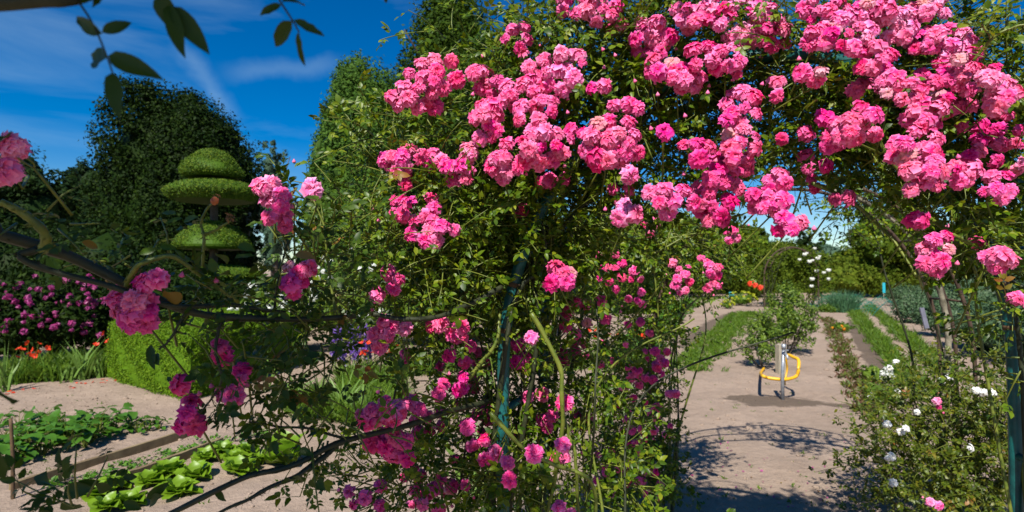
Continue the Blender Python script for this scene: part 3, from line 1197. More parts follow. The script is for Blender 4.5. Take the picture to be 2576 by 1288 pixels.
PL = [(28, 895), (48, 876), (60, 886), (66, 860), (85, 885), (88, 876), (90, 892), (92, 862), (118, 873), (75, 892), (110, 880), (60, 872)]
for px, py in PL:
    poppy(px, py, 955, 'orange-red poppy in the crowd of poppies below the dark rosebush', 'poppies below the dark rosebush')
for px, py in [(263, 838), (277, 860), (290, 868), (293, 882), (243, 866)]:
    poppy(px, py, 950, 'orange-red poppy beside the end of the bright clipped hedge', 'poppies beside the hedge')
for k in range(26):
    px, py = rng.uniform(905, 990), rng.uniform(826, 900)
    if k > 16:
        px, py = rng.uniform(985, 1120), rng.uniform(800, 870)
    poppy(px, py, 945, 'red poppy rising beside the purple larkspurs', 'poppies beside the larkspurs', .045)
for k in range(14):
    poppy(rng.uniform(1440, 1640), rng.uniform(825, 850), 905, 'red poppy in the far bed seen past the teal post', 'poppies of the far bed', .05)

for k in range(20):
    px = rng.uniform(838, 935)
    b = gz(G(px, rng.uniform(925, 945)))
    top = P(px, rng.uniform(815, 868), b[1])
    t = thing('larkspur', b, 'purple larkspur spire in the bed beyond the dark hedge side', 'flower', 'purple larkspurs')
    mb = MB()
    mb.add(*tube([b, top], .006, .003, 4))
    mb.build('stem', M['cane_green'], t)
    kk = 90
    f = rng.uniform(.45, 1, kk)
    pts = b+(top-b)*f[:, None]+rng.normal(0, .028, (kk, 3))*(1.25-f)[:, None]*1.6
    mb = MB()
    mb.add(*tube([b+(top-b)*.42, b+(top-b)*1.01], .012, .006, 5))
    mb.add(*flakes(pts, rng.normal(0, 1, (kk, 3)), .05, .8))
    mb.build('flower_spike', M['purple'], t)


def bush(name, c, r, h, mat, label, group=None, flowers=None, nfl=0, leaf=.09, ncl=90, per=30, fr=.05, core=.7, cl=.2, aspect=.5):
    c = np.asarray(c)
    t = thing(name, c, label, 'bush', group)
    mb = MB()
    for k in range(6):
        d = norm(np.array([*rng.normal(0, .6, 2), 1.]))
        mb.add(*tube(cr([c-[0, 0, .05], c+d*h*.4, c+d*h*.75], 6), .012, .005, 5))
    mb.build('stems', M['bark'], t)
    mb = MB()
    if core:
        mb.add(*lumpy(c+[0, 0, h*.45], np.array([r*.7, r*.7, h*.45])*core/.7*.8, .25))
    d = sphere_pts(ncl, -.8)
    cc = c+[0, 0, h*.5]+d*[r, r, h*.5]*rng.uniform(.6, 1.02, (len(d), 1))
    cc[:, 2] = np.maximum(cc[:, 2], .06)
    mb.add(*clumps(cc, d, per, rng.uniform(.6, 1.3, len(d))*r*cl, leaf, .4, aspect=aspect))
    mb.build('foliage', M[mat], t)
    if flowers:
        for k in range(nfl):
            d = sphere_pts(1, -.3)[0]
            d[1] = -abs(d[1])
            p = c+[0, 0, h*.5]+d*[r, r, h*.5]*rng.uniform(.95, 1.12)
            R = frames(rng.normal(0, 1, 3)[None], (d+[0, 0, .3])[None])[0]
            link('flower', FAR[flowers][k % 2], t, mat4=m4(R, p-c, fr*rng.uniform(.7, 1.3)))
    return t


def pompon(mat, n=26):
    d = sphere_pts(n, -.4)
    V, F = flakes(d*.6, d, 1.1, .8, .35)
    return mk_mesh('flower', V, F, M[mat])


FAR = {'pink': [pompon('pinkfar') for k in range(2)], 'white': [pompon('whitefar') for k in range(2)], 'yellow': [pompon('yellowflower') for k in range(2)], 'orange': [pompon('orange') for k in range(2)], 'red': [pompon('poppy') for k in range(2)]}

bush('rosebush', G(40, 905)*[1, 1, 0], 1.05, 1.35, 'dome', 'dark rosebush dotted with magenta roses at the outer end of the poppy bed', None, 'pink', 50, .10, 130, fr=.058)
bush('rosebush', G(170, 900)*[1, 1, 0], 1.05, 1.5, 'dome', 'dark rosebush dotted with magenta roses between the poppies and the topiary', None, 'pink', 54, .10, 130, fr=.058)
bush('rosebush', G(285, 890)*[1, 1, 0], .9, 1.35, 'dome', 'dark rosebush with a few magenta roses behind the bright hedge', None, 'pink', 30, .10, 120, fr=.07)
bush('white_flowering_shrub', P(880, 700, 12)*[1, 1, 0], 1.0, 1.95, 'bushleaf', 'shrub with white blossom behind the rose foliage and purple larkspurs', None, 'white', 60, .09, 120, fr=.08)
bush('white_flowering_shrub', P(700, 740, 11)*[1, 1, 0], .8, 1.35, 'bushleaf', 'white-blossomed shrub behind the clipped hedge block', None, 'white', 30, .09, 100, fr=.07)
bush('laurel_bush', P(430, 700, 12)*[1, 1, 0], 1.3, 1.9, 'dome', 'dark leafy bush in front of the topiary', None, None, 0, .1, 120)
bush('laurel_bush', P(620, 700, 13)*[1, 1, 0], 1.1, 1.3, 'dome', 'low dark bush at the foot of the topiary', None, None, 0, .1, 120)
bush('laurel_bush', P(250, 700, 15)*[1, 1, 0], 2.0, 2.9, 'dome', 'big dark bush filling the space under the dome-shaped tree', None, None, 0, .14, 160)
bush('laurel_bush', P(20, 700, 16)*[1, 1, 0], 2.3, 3.4, 'dome', 'big dark bush behind the outer rosebush', None, None, 0, .14, 160)
bush('laurel_bush', P(1080, 700, 12)*[1, 1, 0], 1.3, 2.0, 'bushleaf', 'green bush between the cypress foot and the climbing rose', None, None, 0, .1, 130)
bush('laurel_bush', P(1290, 700, 14)*[1, 1, 0], 1.6, 2.0, 'bushleaf', 'green bush at the foot of the dark conifers', None, None, 0, .1, 130)

mb = MB()
for k in range(420):
    px = rng.uniform(725, 1010)
    py = 1045+rng.normal(0, 12)-(.10*abs(px-880))
    if rng.uniform() < .35:
        px, py = rng.uniform(850, 1010), rng.uniform(935, 1000)
    q = gz(G(px, py))
    mb.add(*blades(q, 16, rng.uniform(.15, .42), .08, .006, .5))
tag(mb.build('feathery_greenery', M['grassy']), 'feathery green growth around the irises beyond the soil path', 'greenery', kind='stuff')
mb = MB()
for k in range(300):
    px = rng.uniform(980, 1650)
    q = gz(G(px, 925-.03*(px-980)+rng.normal(0, 12)))
    mb.add(*blades(q, 14, rng.uniform(.15, .4), .12, .010, .5))
tag(mb.build('bed_greenery', M['grassy']), 'low mixed greenery of the bed seen through the climbing rose', 'greenery', kind='stuff')


mb = MB()
for k in range(26):
    px = rng.uniform(5, 300)
    q = gz(G(px, 985-.11*px+rng.uniform(0, 12)))
    mb.add(*flakes(q[None]+[0, 0, .018], Zup[None], .05, .8, .25))
tag(mb.build('fallen_petals', M['poppy']), 'fallen red poppy petals lying along the edge of the path', 'petals', kind='stuff')


# ------------------------------------------------------------------ crop rows, shrubs and fittings seen through the arch
def crop_row(p0, p1, width, h, mat, label, n=700, w=.008, lean=.5, nb=10):
    a, b = G(*p0), G(*p1)
    d = norm((b-a)[:2])
    s = np.array([-d[1], d[0]])
    mb = MB()
    for k in range(n):
        f = rng.uniform()
        q = a+(b-a)*f
        q[:2] += s*rng.normal(0, width*.33)
        mb.add(*blades(gz(q), nb, h*rng.uniform(.6, 1.2), .06, w, lean))
    tag(mb.build('crop_row', M[mat]), label, 'crop row', kind='stuff')


crop_row((1735, 935), (1885, 786), .55, .13, 'grassy', 'bright green feathery crop row beside the dark tilled strip', 800)
crop_row((1690, 930), (1845, 790), .16, .12, 'grassy', 'thin crop row along the other side of the dark tilled strip', 220)
crop_row((2330, 1010), (2140, 775), .30, .2, 'grassy', 'green feathery crop row next to the reddish edging plants', 800)
crop_row((2410, 960), (2185, 772), .28, .2, 'grassy', 'outer green feathery crop row next to the grey-green shrubs', 700)
crop_row((1690, 775), (1770, 750), .5, .12, 'grassy', 'short far crop row at the end of the bean bed', 160, .012)
crop_row((1720, 782), (1812, 748), .3, .12, 'grassy', 'thin far crop row beside the cyan plant tag', 120, .012)
crop_row((2200, 1060), (2080, 800), .26, .12, 'redleaf', 'reddish low leaf crop edging the soil path', 380, .014, .7, 9)

BB = 'bushy bean plants in the bed behind the rusty arch'
for k in range(9):
    f = k/8
    q = gz(G(1600+f*130, 900-f*125))
    bush('bean_plant', q, .36+.05*rng.normal(), .52, 'veg', 'bushy bright green bean plant in the row behind the rusty arch', BB, None, 0, .09, 26, 22, cl=.3)
q = gz(G(1850, 770))
bush('yellow_flower_clump', gz(G(1862, 768)), .7, .62, 'grassy', 'clump of yellow-flowering plants by the far rose arch', None, 'yellow', 40, .06, 60, 24, .06)
bush('yellow_flower_clump', gz(G(1828, 776)), .3, .32, 'grassy', 'small yellow-flowering plant beside the larger yellow clump', None, 'yellow', 16, .06, 30, 20, .05)

q = gz(G(2120, 785))
t = thing('fennel_clump', q, 'blue-green feathery clump beside the teal net', 'plant')
mb = MB()
mb.add(*blades(q, 900, .85, .5, .010, .3))
mb.build('foliage', M['onion'], t)

# teal net over the crop
q0, q1 = gz(G(2170, 790)), gz(G(2235, 795))
t = thing('crop_net', (q0+q1)/2, 'teal crop net draped over low hoops by the outer row', 'net')
mb = MB()
nu, nv = 26, 14
u, v = np.meshgrid(np.linspace(0, 1, nu), np.linspace(0, 1, nv), indexing='ij')
dirv = np.array([0.35, 5.0, 0])
base = q1[None, None]+dirv*u[..., None]
hump = np.sin(v*math.pi)*(.55+.12*np.sin(u*19))+rng.normal(0, .02, u.shape)
pp = base+np.stack([(v-.5)*1.1, np.zeros_like(v), hump], -1)
for a in range(nu):
    mb.add(*tube(pp[a], .006, None, 3))
for b_ in range(nv):
    mb.add(*tube(pp[:, b_], .006, None, 3))
mb.build('mesh_net', M['net'], t)
for f in (0, .5, 1):
    m2 = MB()
    a = int(f*(nu-1))
    m2.add(*tube(cr(pp[a]-[0, 0, .02], 16), .012, None, 5))
    m2.build('hoop', M['teal'], t)


def plant_tag(px, py, base_y, w, h, label):
    b = gz(G(px, base_y))
    c = P(px, py, b[1])
    t = thing('plant_tag', b, label, 'tag')
    mb = MB()
    mb.add(*tube([b-[0, 0, .05], c-[0, 0, h*.3]], .012, .01, 6))
    mb.build('stick', M['wood'], t)
    mb = MB()
    mb.add(*box(c+[0, -.02, 0], w, .012, h, .15, .002))
    mb.build('plate', M['cyan'], t)


plant_tag(2223, 724, 770, .13, .45, 'cyan plant tag on a stick behind the teal net')
plant_tag(1840, 743, 757, .3, .36, 'cyan plant tag at the end of the far crop rows')

# currant shrub trained at a wooden post
sc_ = gz(G(1958, 935))
bush('currant_shrub', sc_+[-.05, .45, 0], .32, .92, 'bushleaf', 'low leafy currant shrub at the wooden post by the standpipe', None, None, 0, .05, 70, 40, cl=.34, core=.3, aspect=.45)
bush('currant_shrub', sc_+[1.12, 2.0, 0], .50, 1.35, 'bushleaf', 'rounder leafy shrub behind the currant shrub on the path line', None, None, 0, .06, 110, 40, cl=.26, core=.45)
post = sc_+[-.02, -.12, 0]
mb = MB()
mb.add(*box(post+[0, 0, .19], .12, .10, .52, .2, .006))
tag(mb.build('wooden_post', M['wood']), 'stubby pale wooden post in front of the currant shrub', 'post')

# standpipe with its tap
pb = pipe_base
t = thing('standpipe', pb, 'galvanised garden standpipe with tap rising from the wet patch', 'standpipe')
ph_ = P(1972, 872, pb[1])[2]
mb = MB()
mb.add(*tube([pb-[0, 0, .1], pb+[0, 0, ph_*.5], pb+[.02, 0, ph_]], .021, .021, 10))
mb.build('pipe', M['steel'], t, True)
mb = MB()
tp = pb+[.018, 0, ph_*.86]
mb.add(*tube(cr([tp, tp+[.0, -.05, .01], tp+[0, -.09, -.01], tp+[0, -.10, -.05]], 8), .016, .013, 8))
tap_o = mb.build('tap', M['steel'], t, True)
mb = MB()
mb.add(*tube([tp+[0, -.05, .01], tp+[0, -.05, .05]], .008, .008, 6))
mb.add(*box(tp+[0, -.05, .056], .07, .014, .014))
mb.build('tap_handle', M['steel'], tap_o)
mb = MB()
mb.add(*tube([pb+[.018, 0, ph_-.03], pb+[.02, 0, ph_+.03]], .027, .027, 10))
mb.build('pipe_cap', M['steel'], t, True)
mb = MB()
Yh = pb[1]+.12
hp = [P(1985, 893, Yh+.3), P(1995, 898, Yh+.2), P(2008, 905, Yh+.1), P(2009, 925, Yh), P(2004, 945, Yh), P(1985, 953, Yh-.05), P(1960, 954, Yh-.05), P(1930, 950, Yh), P(1918, 945, Yh+.05), G(1914, 938, .03), G(1922, 926, .02)]
mb.add(*tube(cr(hp, 60), .021, None, 8))
hh2 = [P(1982, 890, Yh), P(1978, 905, Yh), P(1980, 930, Yh+.05), P(1974, 960, Yh), P(1975, 968, Yh)]
mb.add(*tube(cr(hh2, 20), .012, None, 7))
tag(mb.build('garden_hose', M['hose'], None, True), 'yellow garden hose looped over the standpipe', 'hose')

# small round tree and the far arch
bt = gz(G(1988, 768))
t = thing('fruit_tree', bt, 'small round-headed fruit tree on a short trunk inside the far arch', 'tree')
trunk(t, bt, bt+[0, 0, 1.2], .09)
mb = MB()
mb.add(*lumpy(bt+[0, 0, 1.75], (.95, .95, .75), .2))
d = sphere_pts(150, -.8)
mb.add(*clumps(bt+[0, 0, 1.75]+d*[1.3, 1.3, 1.0]*rng.uniform(.7, 1.05, (len(d), 1)), d, 28, np.full(len(d), .25), .13))
mb.build('crown', M['farleaf'], t)


def arch(name, feet, spring, rise, r, mat, label, hoops, nrung, group=None, straight=.0):
    """feet: list of (left xy, right xy) for each hoop"""
    c = np.mean([np.mean(f, 0) for f in feet], 0)
    t = thing(name, (c[0], c[1], 0), label, 'arch', group)
    lines = []
    for (a, b) in feet:
        a, b = np.array([*a, 0.]), np.array([*b, 0.])
        pts = [a-[0, 0, .15], a+[0, 0, spring*.5]]
        for k in range(17):
            th = math.pi*(1-k/16)
            pts.append((a+b)/2+(b-a)/2*math.cos(th)+[0, 0, spring+rise*math.sin(th)])
        pts += [b+[0, 0, spring*.5], b-[0, 0, .15]]
        line = cr(pts, 70)
        lines.append(line)
        mb = MB()
        mb.add(*tube(line, r, None, 9))
        mb.build('hoop', M[mat], t, True)
    for k in range(nrung):
        i = int(6+(58)*k/(nrung-1))
        mb = MB()
        mb.add(*tube([lines[0][i], (lines[0][i]+lines[-1][i])/2+[0, 0, .004], lines[-1][i]], r*.62, None, 7))
        mb.build('rung', M[mat], t, True)
    return t, lines


fz = 25.0


def fx(px, Z_):
    return (px-1288)/FPX*Z_


arch('garden_arch', [((fx(1922, 24.6), 24.6), (fx(2058, 24.6), 24.6)), ((fx(1934, 25.4), 25.4), (fx(2066, 25.4), 25.4))], 1.3, 1.3, .03, 'rust', 'far rusty arch over the path with white and red roses', 2, 9)
RF = 'climbing roses on the far arch'
fb = np.array([fx(2045, 25), 25, 0])
t = thing('climbing_rose', fb, 'white-flowered climbing rose on the far rusty arch', 'rose', RF)
mb = MB()
for k in range(5):
    mb.add(*tube(cr([fb, fb+[rng.normal(0, .2), rng.normal(0, .2), 1.2], fb+[rng.normal(-.3, .3), rng.normal(0, .2), 2.6]], 8), .02, .008, 5))
mb.build('canes', M['cane_dark'], t)
mb = MB()
cc = np.array([[fx(2045+rng.normal(0, 20), 25), 25+rng.normal(0, .3), rng.uniform(.2, 2.5)] for k in range(90)])
mb.add(*clumps(cc, np.tile([0, -1., .3], (90, 1)), 22, np.full(90, .28), .11))
mb.build('foliage', M['farleaf'], t)
for px, py in [(2050, 625), (2030, 637), (2062, 645), (2058, 650), (2012, 653), (2045, 655), (2037, 658), (2055, 682), (2073, 686), (2085, 680), (2086, 702), (2044, 702), (2042, 720), (2080, 765), (2105, 775), (2025, 640)]:
    p = P(px, py, 24.5)
    link('flower', FAR['white'][0], t, mat4=m4(np.eye(3), p-fb, rng.uniform(.06, .12)))
fb = np.array([fx(1925, 25), 25, 0])
t = thing('climbing_rose', fb, 'red-flowered climbing rose on the bare leg of the far rusty arch', 'rose', RF)
mb = MB()
for k in range(6):
    mb.add(*tube(cr([fb, fb+[rng.normal(.1, .2), rng.normal(0, .2), 1.0], fb+[rng.normal(.5, .4), rng.normal(0, .2), 2.3]], 8), .02, .008, 5))
mb.build('canes', M['cane_dark'], t)
mb = MB()
cc = np.array([[fx(1935+rng.normal(0, 14), 25), 25+rng.normal(0, .3), rng.uniform(.1, 2.4)] for k in range(34)])
mb.add(*clumps(cc, np.tile([0, -1., .3], (34, 1)), 16, np.full(34, .26), .10))
mb.build('foliage', M['farleaf'], t)
for px, py in [(1893, 711), (1899, 718), (1913, 724), (1887, 714)]:
    link('flower', FAR['red'][0], t, mat4=m4(np.eye(3), P(px, py, 24.4)-fb, .16))

# edging plants with white and orange flowers beside the soil path
bush('marigold_plant', gz(G(2120, 835)), .26, .26, 'grassy', 'low marigold plant with orange flowers beside the reddish row', None, 'orange', 4, .06, 26, 18, .05)
bush('daisy_plant', gz(G(2195, 960)), .22, .26, 'bushleaf', 'low plant with white flowers at the edge of the soil path', None, 'white', 7, .05, 26, 18, .045)
bush('daisy_plant', gz(G(2225, 1010)), .24, .25, 'grassy', 'small green plant with white flowers nearer the white rosebush', None, 'white', 4, .05, 24, 18, .04)
bush('sedum_plant', gz(G(2085, 785)), .4, .3, 'grassy', 'low yellowish plant at the head of the reddish row', None, None, 0, .07, 60, 18, core=.3, cl=.3)

GS = 'grey-green shrubs beside the outer crop row'
for px, py, r, h, lb in [(2315, 812, .75, .85, 'grey-green shrub where the outer crop row begins to widen'), (2395, 848, .7, .95, 'grey-green shrub behind the bare cane of the rusty arch'), (2480, 880, .75, 1.05, 'dense grey-green shrub between the rusty arch and teal post'), (2560, 905, .75, 1.1, 'grey-green shrub behind the teal arch post'), (2650, 925, .8, 1.1, 'grey-green shrub beyond the teal arch post'), (2385, 795, 1.0, 1.1, 'paler grey-green shrub in the second row by the teal net'), (2480, 800, 1.1, 1.35, 'tall grey-green shrub in the second row behind the teal post'), (2600, 812, 1.2, 1.4, 'tall grey-green shrub at the outer end of the second row'), (2290, 770, 1.0, .9, 'low grey-green shrub at the far end by the net')]:
    bush('grey_shrub', gz(G(px, py)), r, h, 'greyleaf', lb, GS, None, 0, .10, 110, 26, cl=.26, aspect=.42)

# bushes in front of the far trees
FB = 'bushes along the foot of the far trees'
for px, r, h, mt, lb in [(1760, 1.6, 2.2, 'farleaf', 'round green bush at the foot of the trees beyond the bean bed'), (1900, 1.5, 1.9, 'farleaf', 'round green bush behind the red roses of the far arch'), (2120, 1.7, 2.3, 'farleaf_y', 'yellowish bush behind the blue-green feathery clump'), (2200, 1.6, 1.9, 'farleaf', 'green bush behind the teal net'), (2285, 1.8, 2.4, 'farleaf_y', 'yellow-green bush at the foot of the tall leafy tree'), (2380, 1.8, 2.1, 'farleaf', 'green bush behind the second row of grey shrubs'), (2480, 1.9, 2.6, 'farleaf_y', 'tall yellow-green bush behind the grey shrubs'), (2590, 1.9, 2.3, 'farleaf', 'green bush at the outer end of the far bushes')]:
    bush('garden_bush', np.array([fx(px, 34), 34., 0]), r, h, mt, lb, FB, None, 0, .2, 90, 26, cl=.26)

# weeds and clod-sized tufts on the open soil
mb = MB()
for k in range(150):
    q = G(rng.uniform(1690, 2180), rng.uniform(800, 1280)) if k % 2 else G(rng.uniform(0, 900), rng.uniform(985, 1280))
    mb.add(*blades(gz(q), 6, rng.uniform(.015, .05), .03, .005, .8))
tag(mb.build('weeds', M['grassy']), 'tiny weeds dotted over the bare soil of the paths', 'weeds', kind='stuff')

# ------------------------------------------------------------------ the rose arches
A1, L1 = arch('rose_arch', [((-.03, 1.95), (1.72, 1.72)), ((.13, 2.35), (1.80, 2.05))], 1.25, 1.05, .0215, 'teal', 'teal painted tube arch carrying the pink rose canopy', 2, 8)
for ln in L1:                               # dark wire ties round the legs
    for i in (9, 12, 15, 54, 57, 60):
        d = norm(ln[i+1]-ln[i])
        mb = MB()
        mb.add(*tube([ln[i]-d*.008, ln[i]+d*.008], .0245, None, 9))
        mb.build('tie', M['stake'], A1, True)
A2, L2 = arch('rose_arch', [((.86, 3.58), (2.90, 3.58)), ((.93, 3.82), (2.97, 3.82)), ((1.0, 4.06), (3.04, 4.06))], 1.0, 1.18, .012, 'rust', 'thin rusty tube arch behind the teal one, its side half bare', 3, 9)


# ------------------------------------------------------------------ rose blooms
def bloom_mesh(seed, pal, layers=((11, 1.0, .0), (11, .97, .28), (11, .90, .55), (10, .78, .85), (8, .62, 1.08), (6, .42, 1.3))):
    r = np.random.default_rng(seed)
    Vs, Fs, Cs, n = [], [], [], 0
    mid, edge, basec, core = [np.array(x) for x in pal]
    nu, nv = 3, 4
    for li, (cnt, ln, el) in enumerate(layers):
        lay = li/(len(layers)-1)
        for k in range(cnt):
            ang = (k+.5*(li % 2)+r.normal(0, .16))/cnt*2*math.pi
            e = el+r.normal(0, .22)
            l = ln*r.uniform(.85, 1.1)
            w = l*r.uniform(.22, .36)
            pv = np.zeros((nv, nu+0, 3))
            cv = np.zeros((nv, nu, 3))
            wave = r.uniform(0, 6)
            pr = r.uniform()
            tw = r.normal(0, .5)
            for a in range(nv):
                s = a/(nv-1)
                ww = w*(.25+.95*math.sin(min(1, s*1.05)*math.pi*.62))
                ee = e-.75*s*s*(1-.4*lay)+r.normal(0, .06)
                rad = l*(.10+.9*s)
                for b in range(nu):
                    u = b/(nu-1)*2-1
                    notch = -.10*l*(s > .9)*(abs(u) < .3)
                    rr = rad+notch+(r.normal(0, .03)*l if s > .6 else 0)
                    x, z = rr*math.cos(ee), rr*math.sin(ee)
                    cup = .20*w*u*u*(1 if s < .8 else -.6)+.07*l*s*math.sin(u*3+wave)+tw*u*w*.4
                    pv[a, b] = (x-cup*math.sin(ee)*.6, u*ww, z+cup*math.cos(ee))
                    s0 = (basec if pr > .72 else mid)
                    c = s0*(1-s/.34)+mid*s/.34 if s < .34 else (mid if s < .7 else edge)
                    c = c*(1-.75*max(0, lay-.35))+core*.75*max(0, lay-.35)
                    cv[a, b] = c*(.88+.24*pr)
            ca, sa = math.cos(ang), math.sin(ang)
            p = pv.reshape(-1, 3)
            p = np.stack([p[:, 0]*ca-p[:, 1]*sa, p[:, 0]*sa+p[:, 1]*ca, p[:, 2]], 1)
            Vs.append(p)
            Cs.append(cv.reshape(-1, 3))
            for a in range(nv-1):
                for b in range(nu-1):
                    i = n+a*nu+b
                    Fs.append([i, i+1, i+nu+1, i+nu])
            n += nu*nv
    V = np.vstack(Vs)
    V[:, 2] -= .12
    return V, np.array(Fs), np.clip(np.vstack(Cs), 0, 1)


PINK = ((.82, .042, .23), (.93, .22, .47), (.95, .50, .62), (.88, .09, .20))
DEEP = ((.74, .030, .20), (.84, .11, .34), (.90, .26, .44), (.80, .05, .16))
PALE = ((.87, .095, .34), (.94, .36, .60), (.95, .68, .74), (.90, .16, .28))
WHITE = ((.82, .82, .78), (.84, .84, .82), (.78, .80, .62), (.82, .76, .60))
OPEN = ((11, 1.0, .0), (10, .95, .22), (9, .78, .5), (7, .55, .95))
BL = {}
RAW = {}


def bloom_obj_mesh(V, F, mat, smooth, Ct):
    me = mk_mesh('rose_bloom', V, F, mat, smooth, Ct)
    RAW[me.name] = (V, F, Ct)
    return me


for nm, pal in (('pink', PINK), ('deep', DEEP), ('pale', PALE)):
    BL[nm] = []
    for k in range(5):
        V, F, Ct = bloom_mesh(200+k*7+len(nm), pal, OPEN if k == 4 else ((11, 1.0, .0), (11, .97, .28), (11, .90, .55), (10, .78, .85), (8, .62, 1.08), (6, .42, 1.3)))
        BL[nm].append(bloom_obj_mesh(V, F, M['petal'], False, Ct))
FADED = ((.80, .26, .36), (.84, .42, .48), (.76, .50, .38), (.50, .24, .12))
HALF = []
for k in range(3):
    V, F, Ct = bloom_mesh(400+k, DEEP, ((7, .72, .75), (7, .70, 1.0), (6, .62, 1.2), (5, .5, 1.4)))
    HALF.append(bloom_obj_mesh(V, F, M['petal'], False, Ct))
OLD = []
for k in range(2):
    V, F, Ct = bloom_mesh(420+k, FADED, ((9, .9, -.25), (8, .9, .15), (7, .7, .5), (6, .45, .9)))
    OLD.append(bloom_obj_mesh(V, F, M['petal'], False, Ct))
BL['white'] = []
for k in range(3):
    V, F, Ct = bloom_mesh(300+k, WHITE, ((6, 1.0, .1), (6, .8, .5), (5, .5, 1.0)))
    BL['white'].append(bloom_obj_mesh(V, F, M['white_petal'], True, Ct))


def bud_mesh():
    t = np.linspace(0, 1, 7)
    pr = np.array([.05, .55, .8, .72, .5, .25, .02])
    V, F = tube(np.stack([0*t, 0*t, t*2.1], 1), 1, None, 8, rad=pr)
    c = np.tile(np.array([.85, .16, .34]), (len(V), 1))
    c[V[:, 2] < .55] = (.08, .14, .03)
    return mk_mesh('rose_bud', V, F, M['petal'], True, c)


BUD = bud_mesh()
LEAFM = {}


def leaf_meshes(mat):
    if mat not in LEAFM:
        LEAFM[mat] = [mk_mesh('rose_leaf', V, F, M[mat], True) for V, F in COMP]
    return LEAFM[mat]


SUNDIR = -np.array(SHADOW)
OPENING = np.array([(1705, 800), (1716, 640), (1800, 640), (1872, 590), (1888, 490), (1940, 462), (2060, 458), (2180, 500), (2268, 575), (2300, 690), (2320, 900), (2240, 1288), (1690, 1288)])


def in_poly(x, y, poly):
    ins = np.zeros(len(x), bool)
    n = len(poly)
    for i in range(n):
        x0, y0 = poly[i]
        x1, y1 = poly[(i+1) % n]
        c = ((y0 > y) != (y1 > y)) & (x < (x1-x0)*(y-y0)/(y1-y0+1e-9)+x0)
        ins ^= c
    return ins


POST = np.array([(1250, 1110), (1258, 860), (1276, 720), (1296, 640), (1340, 632), (1316, 740), (1302, 880), (1296, 1110)])


def grow(vols, leafsize, keepout=True, step=.033):
    """leafy shoots: vols = (px, py, distance, rx px, ry px, half depth m, shoots, length, up)"""
    curves, pos, Rs, sz = [], [], [], []
    for (px, py, Zd, rx, ry, dz, n, ln, up) in vols:
        c = P(px, py, Zd)
        rad = np.array([rx/FPX*Zd, dz, ry/FPX*Zd])
        d = norm(rng.normal(0, 1, (n, 3)))
        p0 = c+d*rad*rng.uniform(0.05, 1, (n, 1))**.5
        for i in range(n):
            l = ln*rng.uniform(.5, 1.25)
            dr = norm(d[i]*.75+rng.normal(0, .55, 3)+[0, 0, up])
            k = max(3, int(l/step))
            s = np.linspace(0, 1, k)[:, None]
            bend = norm(rng.normal(0, 1, 3)+[0, 0, -1.0])
            cur = p0[i]+dr*l*s+bend*l*.28*s*s
            if cur[:, 2].min() < .08:
                continue
            curves.append(cur)
            tg = np.gradient(cur, axis=0)
            ph = rng.uniform(0, 6)
            for j in range(1, k):
                a = ph+j*2.4
                t_ = norm(tg[j])
                u = norm(np.cross(t_, [.3, .2, .9]))
                v = np.cross(t_, u)
                side = u*math.cos(a)+v*math.sin(a)
                ax = norm(side*.85+t_*.45+[0, 0, .05]+rng.normal(0, .2, 3))
                nr = norm(Zup*.65+SUNDIR*.45+np.array([0, -.2, 0])+rng.normal(0, .38, 3))
                pos.append(cur[j])
                Rs.append((ax, nr))
                sz.append(leafsize*rng.uniform(.65, 1.2)*(1-.35*max(0, j/k-.6)))
    pos = np.array(pos)
    R = frames(np.array([a for a, b in Rs]), np.array([b for a, b in Rs]))
    sz = np.array(sz)
    if keepout:
        mid = pos+R[:, :, 1]*sz[:, None]*.7
        x, y = project(mid)
        ok = ~in_poly(x, y, OPENING) & ~(in_poly(x, y, POST) & (pos[:, 1] < 2.0) & (rng.uniform(0, 1, len(x)) < .62))
        pos, R, sz = pos[ok], R[ok], sz[ok]
        curves = [c for c in curves if not in_poly(*project(c), OPENING).any()]
    return curves, pos, R, sz


def place_blooms(clusters, size, spacing=1.35):
    """clusters: (px, py, rx, ry, tilt deg, count, distance, palette); returns centres, facing, radius, palette, cluster centre"""
    res = []
    for (px, py, rx, ry, tilt, n, Zd, pal) in clusters:
        c = P(px, py, Zd)
        ca, sa = math.cos(math.radians(tilt)), math.sin(math.radians(tilt))
        got = []
        rpx = size/Zd*FPX
        for k in range(n):
            best, bd = None, -1
            for _ in range(14):
                q = rng.normal(0, 1, 2)
                q = q/np.linalg.norm(q)*rng.uniform(0, 1)**.5
                x, y = q[0]*rx, q[1]*ry
                X_, Y_ = px+x*ca-y*sa, py+x*sa+y*ca
                dist = min([math.hypot(X_-g[0], Y_-g[1]) for g in got] or [999])
                if dist > bd:
                    best, bd = (X_, Y_, q), dist
            got.append(best)
            q = best[2]
            bulge = math.sqrt(max(0, 1-q@q))
            thick = max(.04, min(rx, ry)/FPX*Zd*.8)
            Zb = Zd-bulge*thick+rng.normal(0, .015)
            p = P(best[0], best[1], Zb)
            face = norm(np.array([q[0]*.8, -.75-.3*bulge, -q[1]*.8+.35])+rng.normal(0, .22, 3))
            res.append((p, face, size*rng.uniform(.8, 1.15), pal, c))
    return res


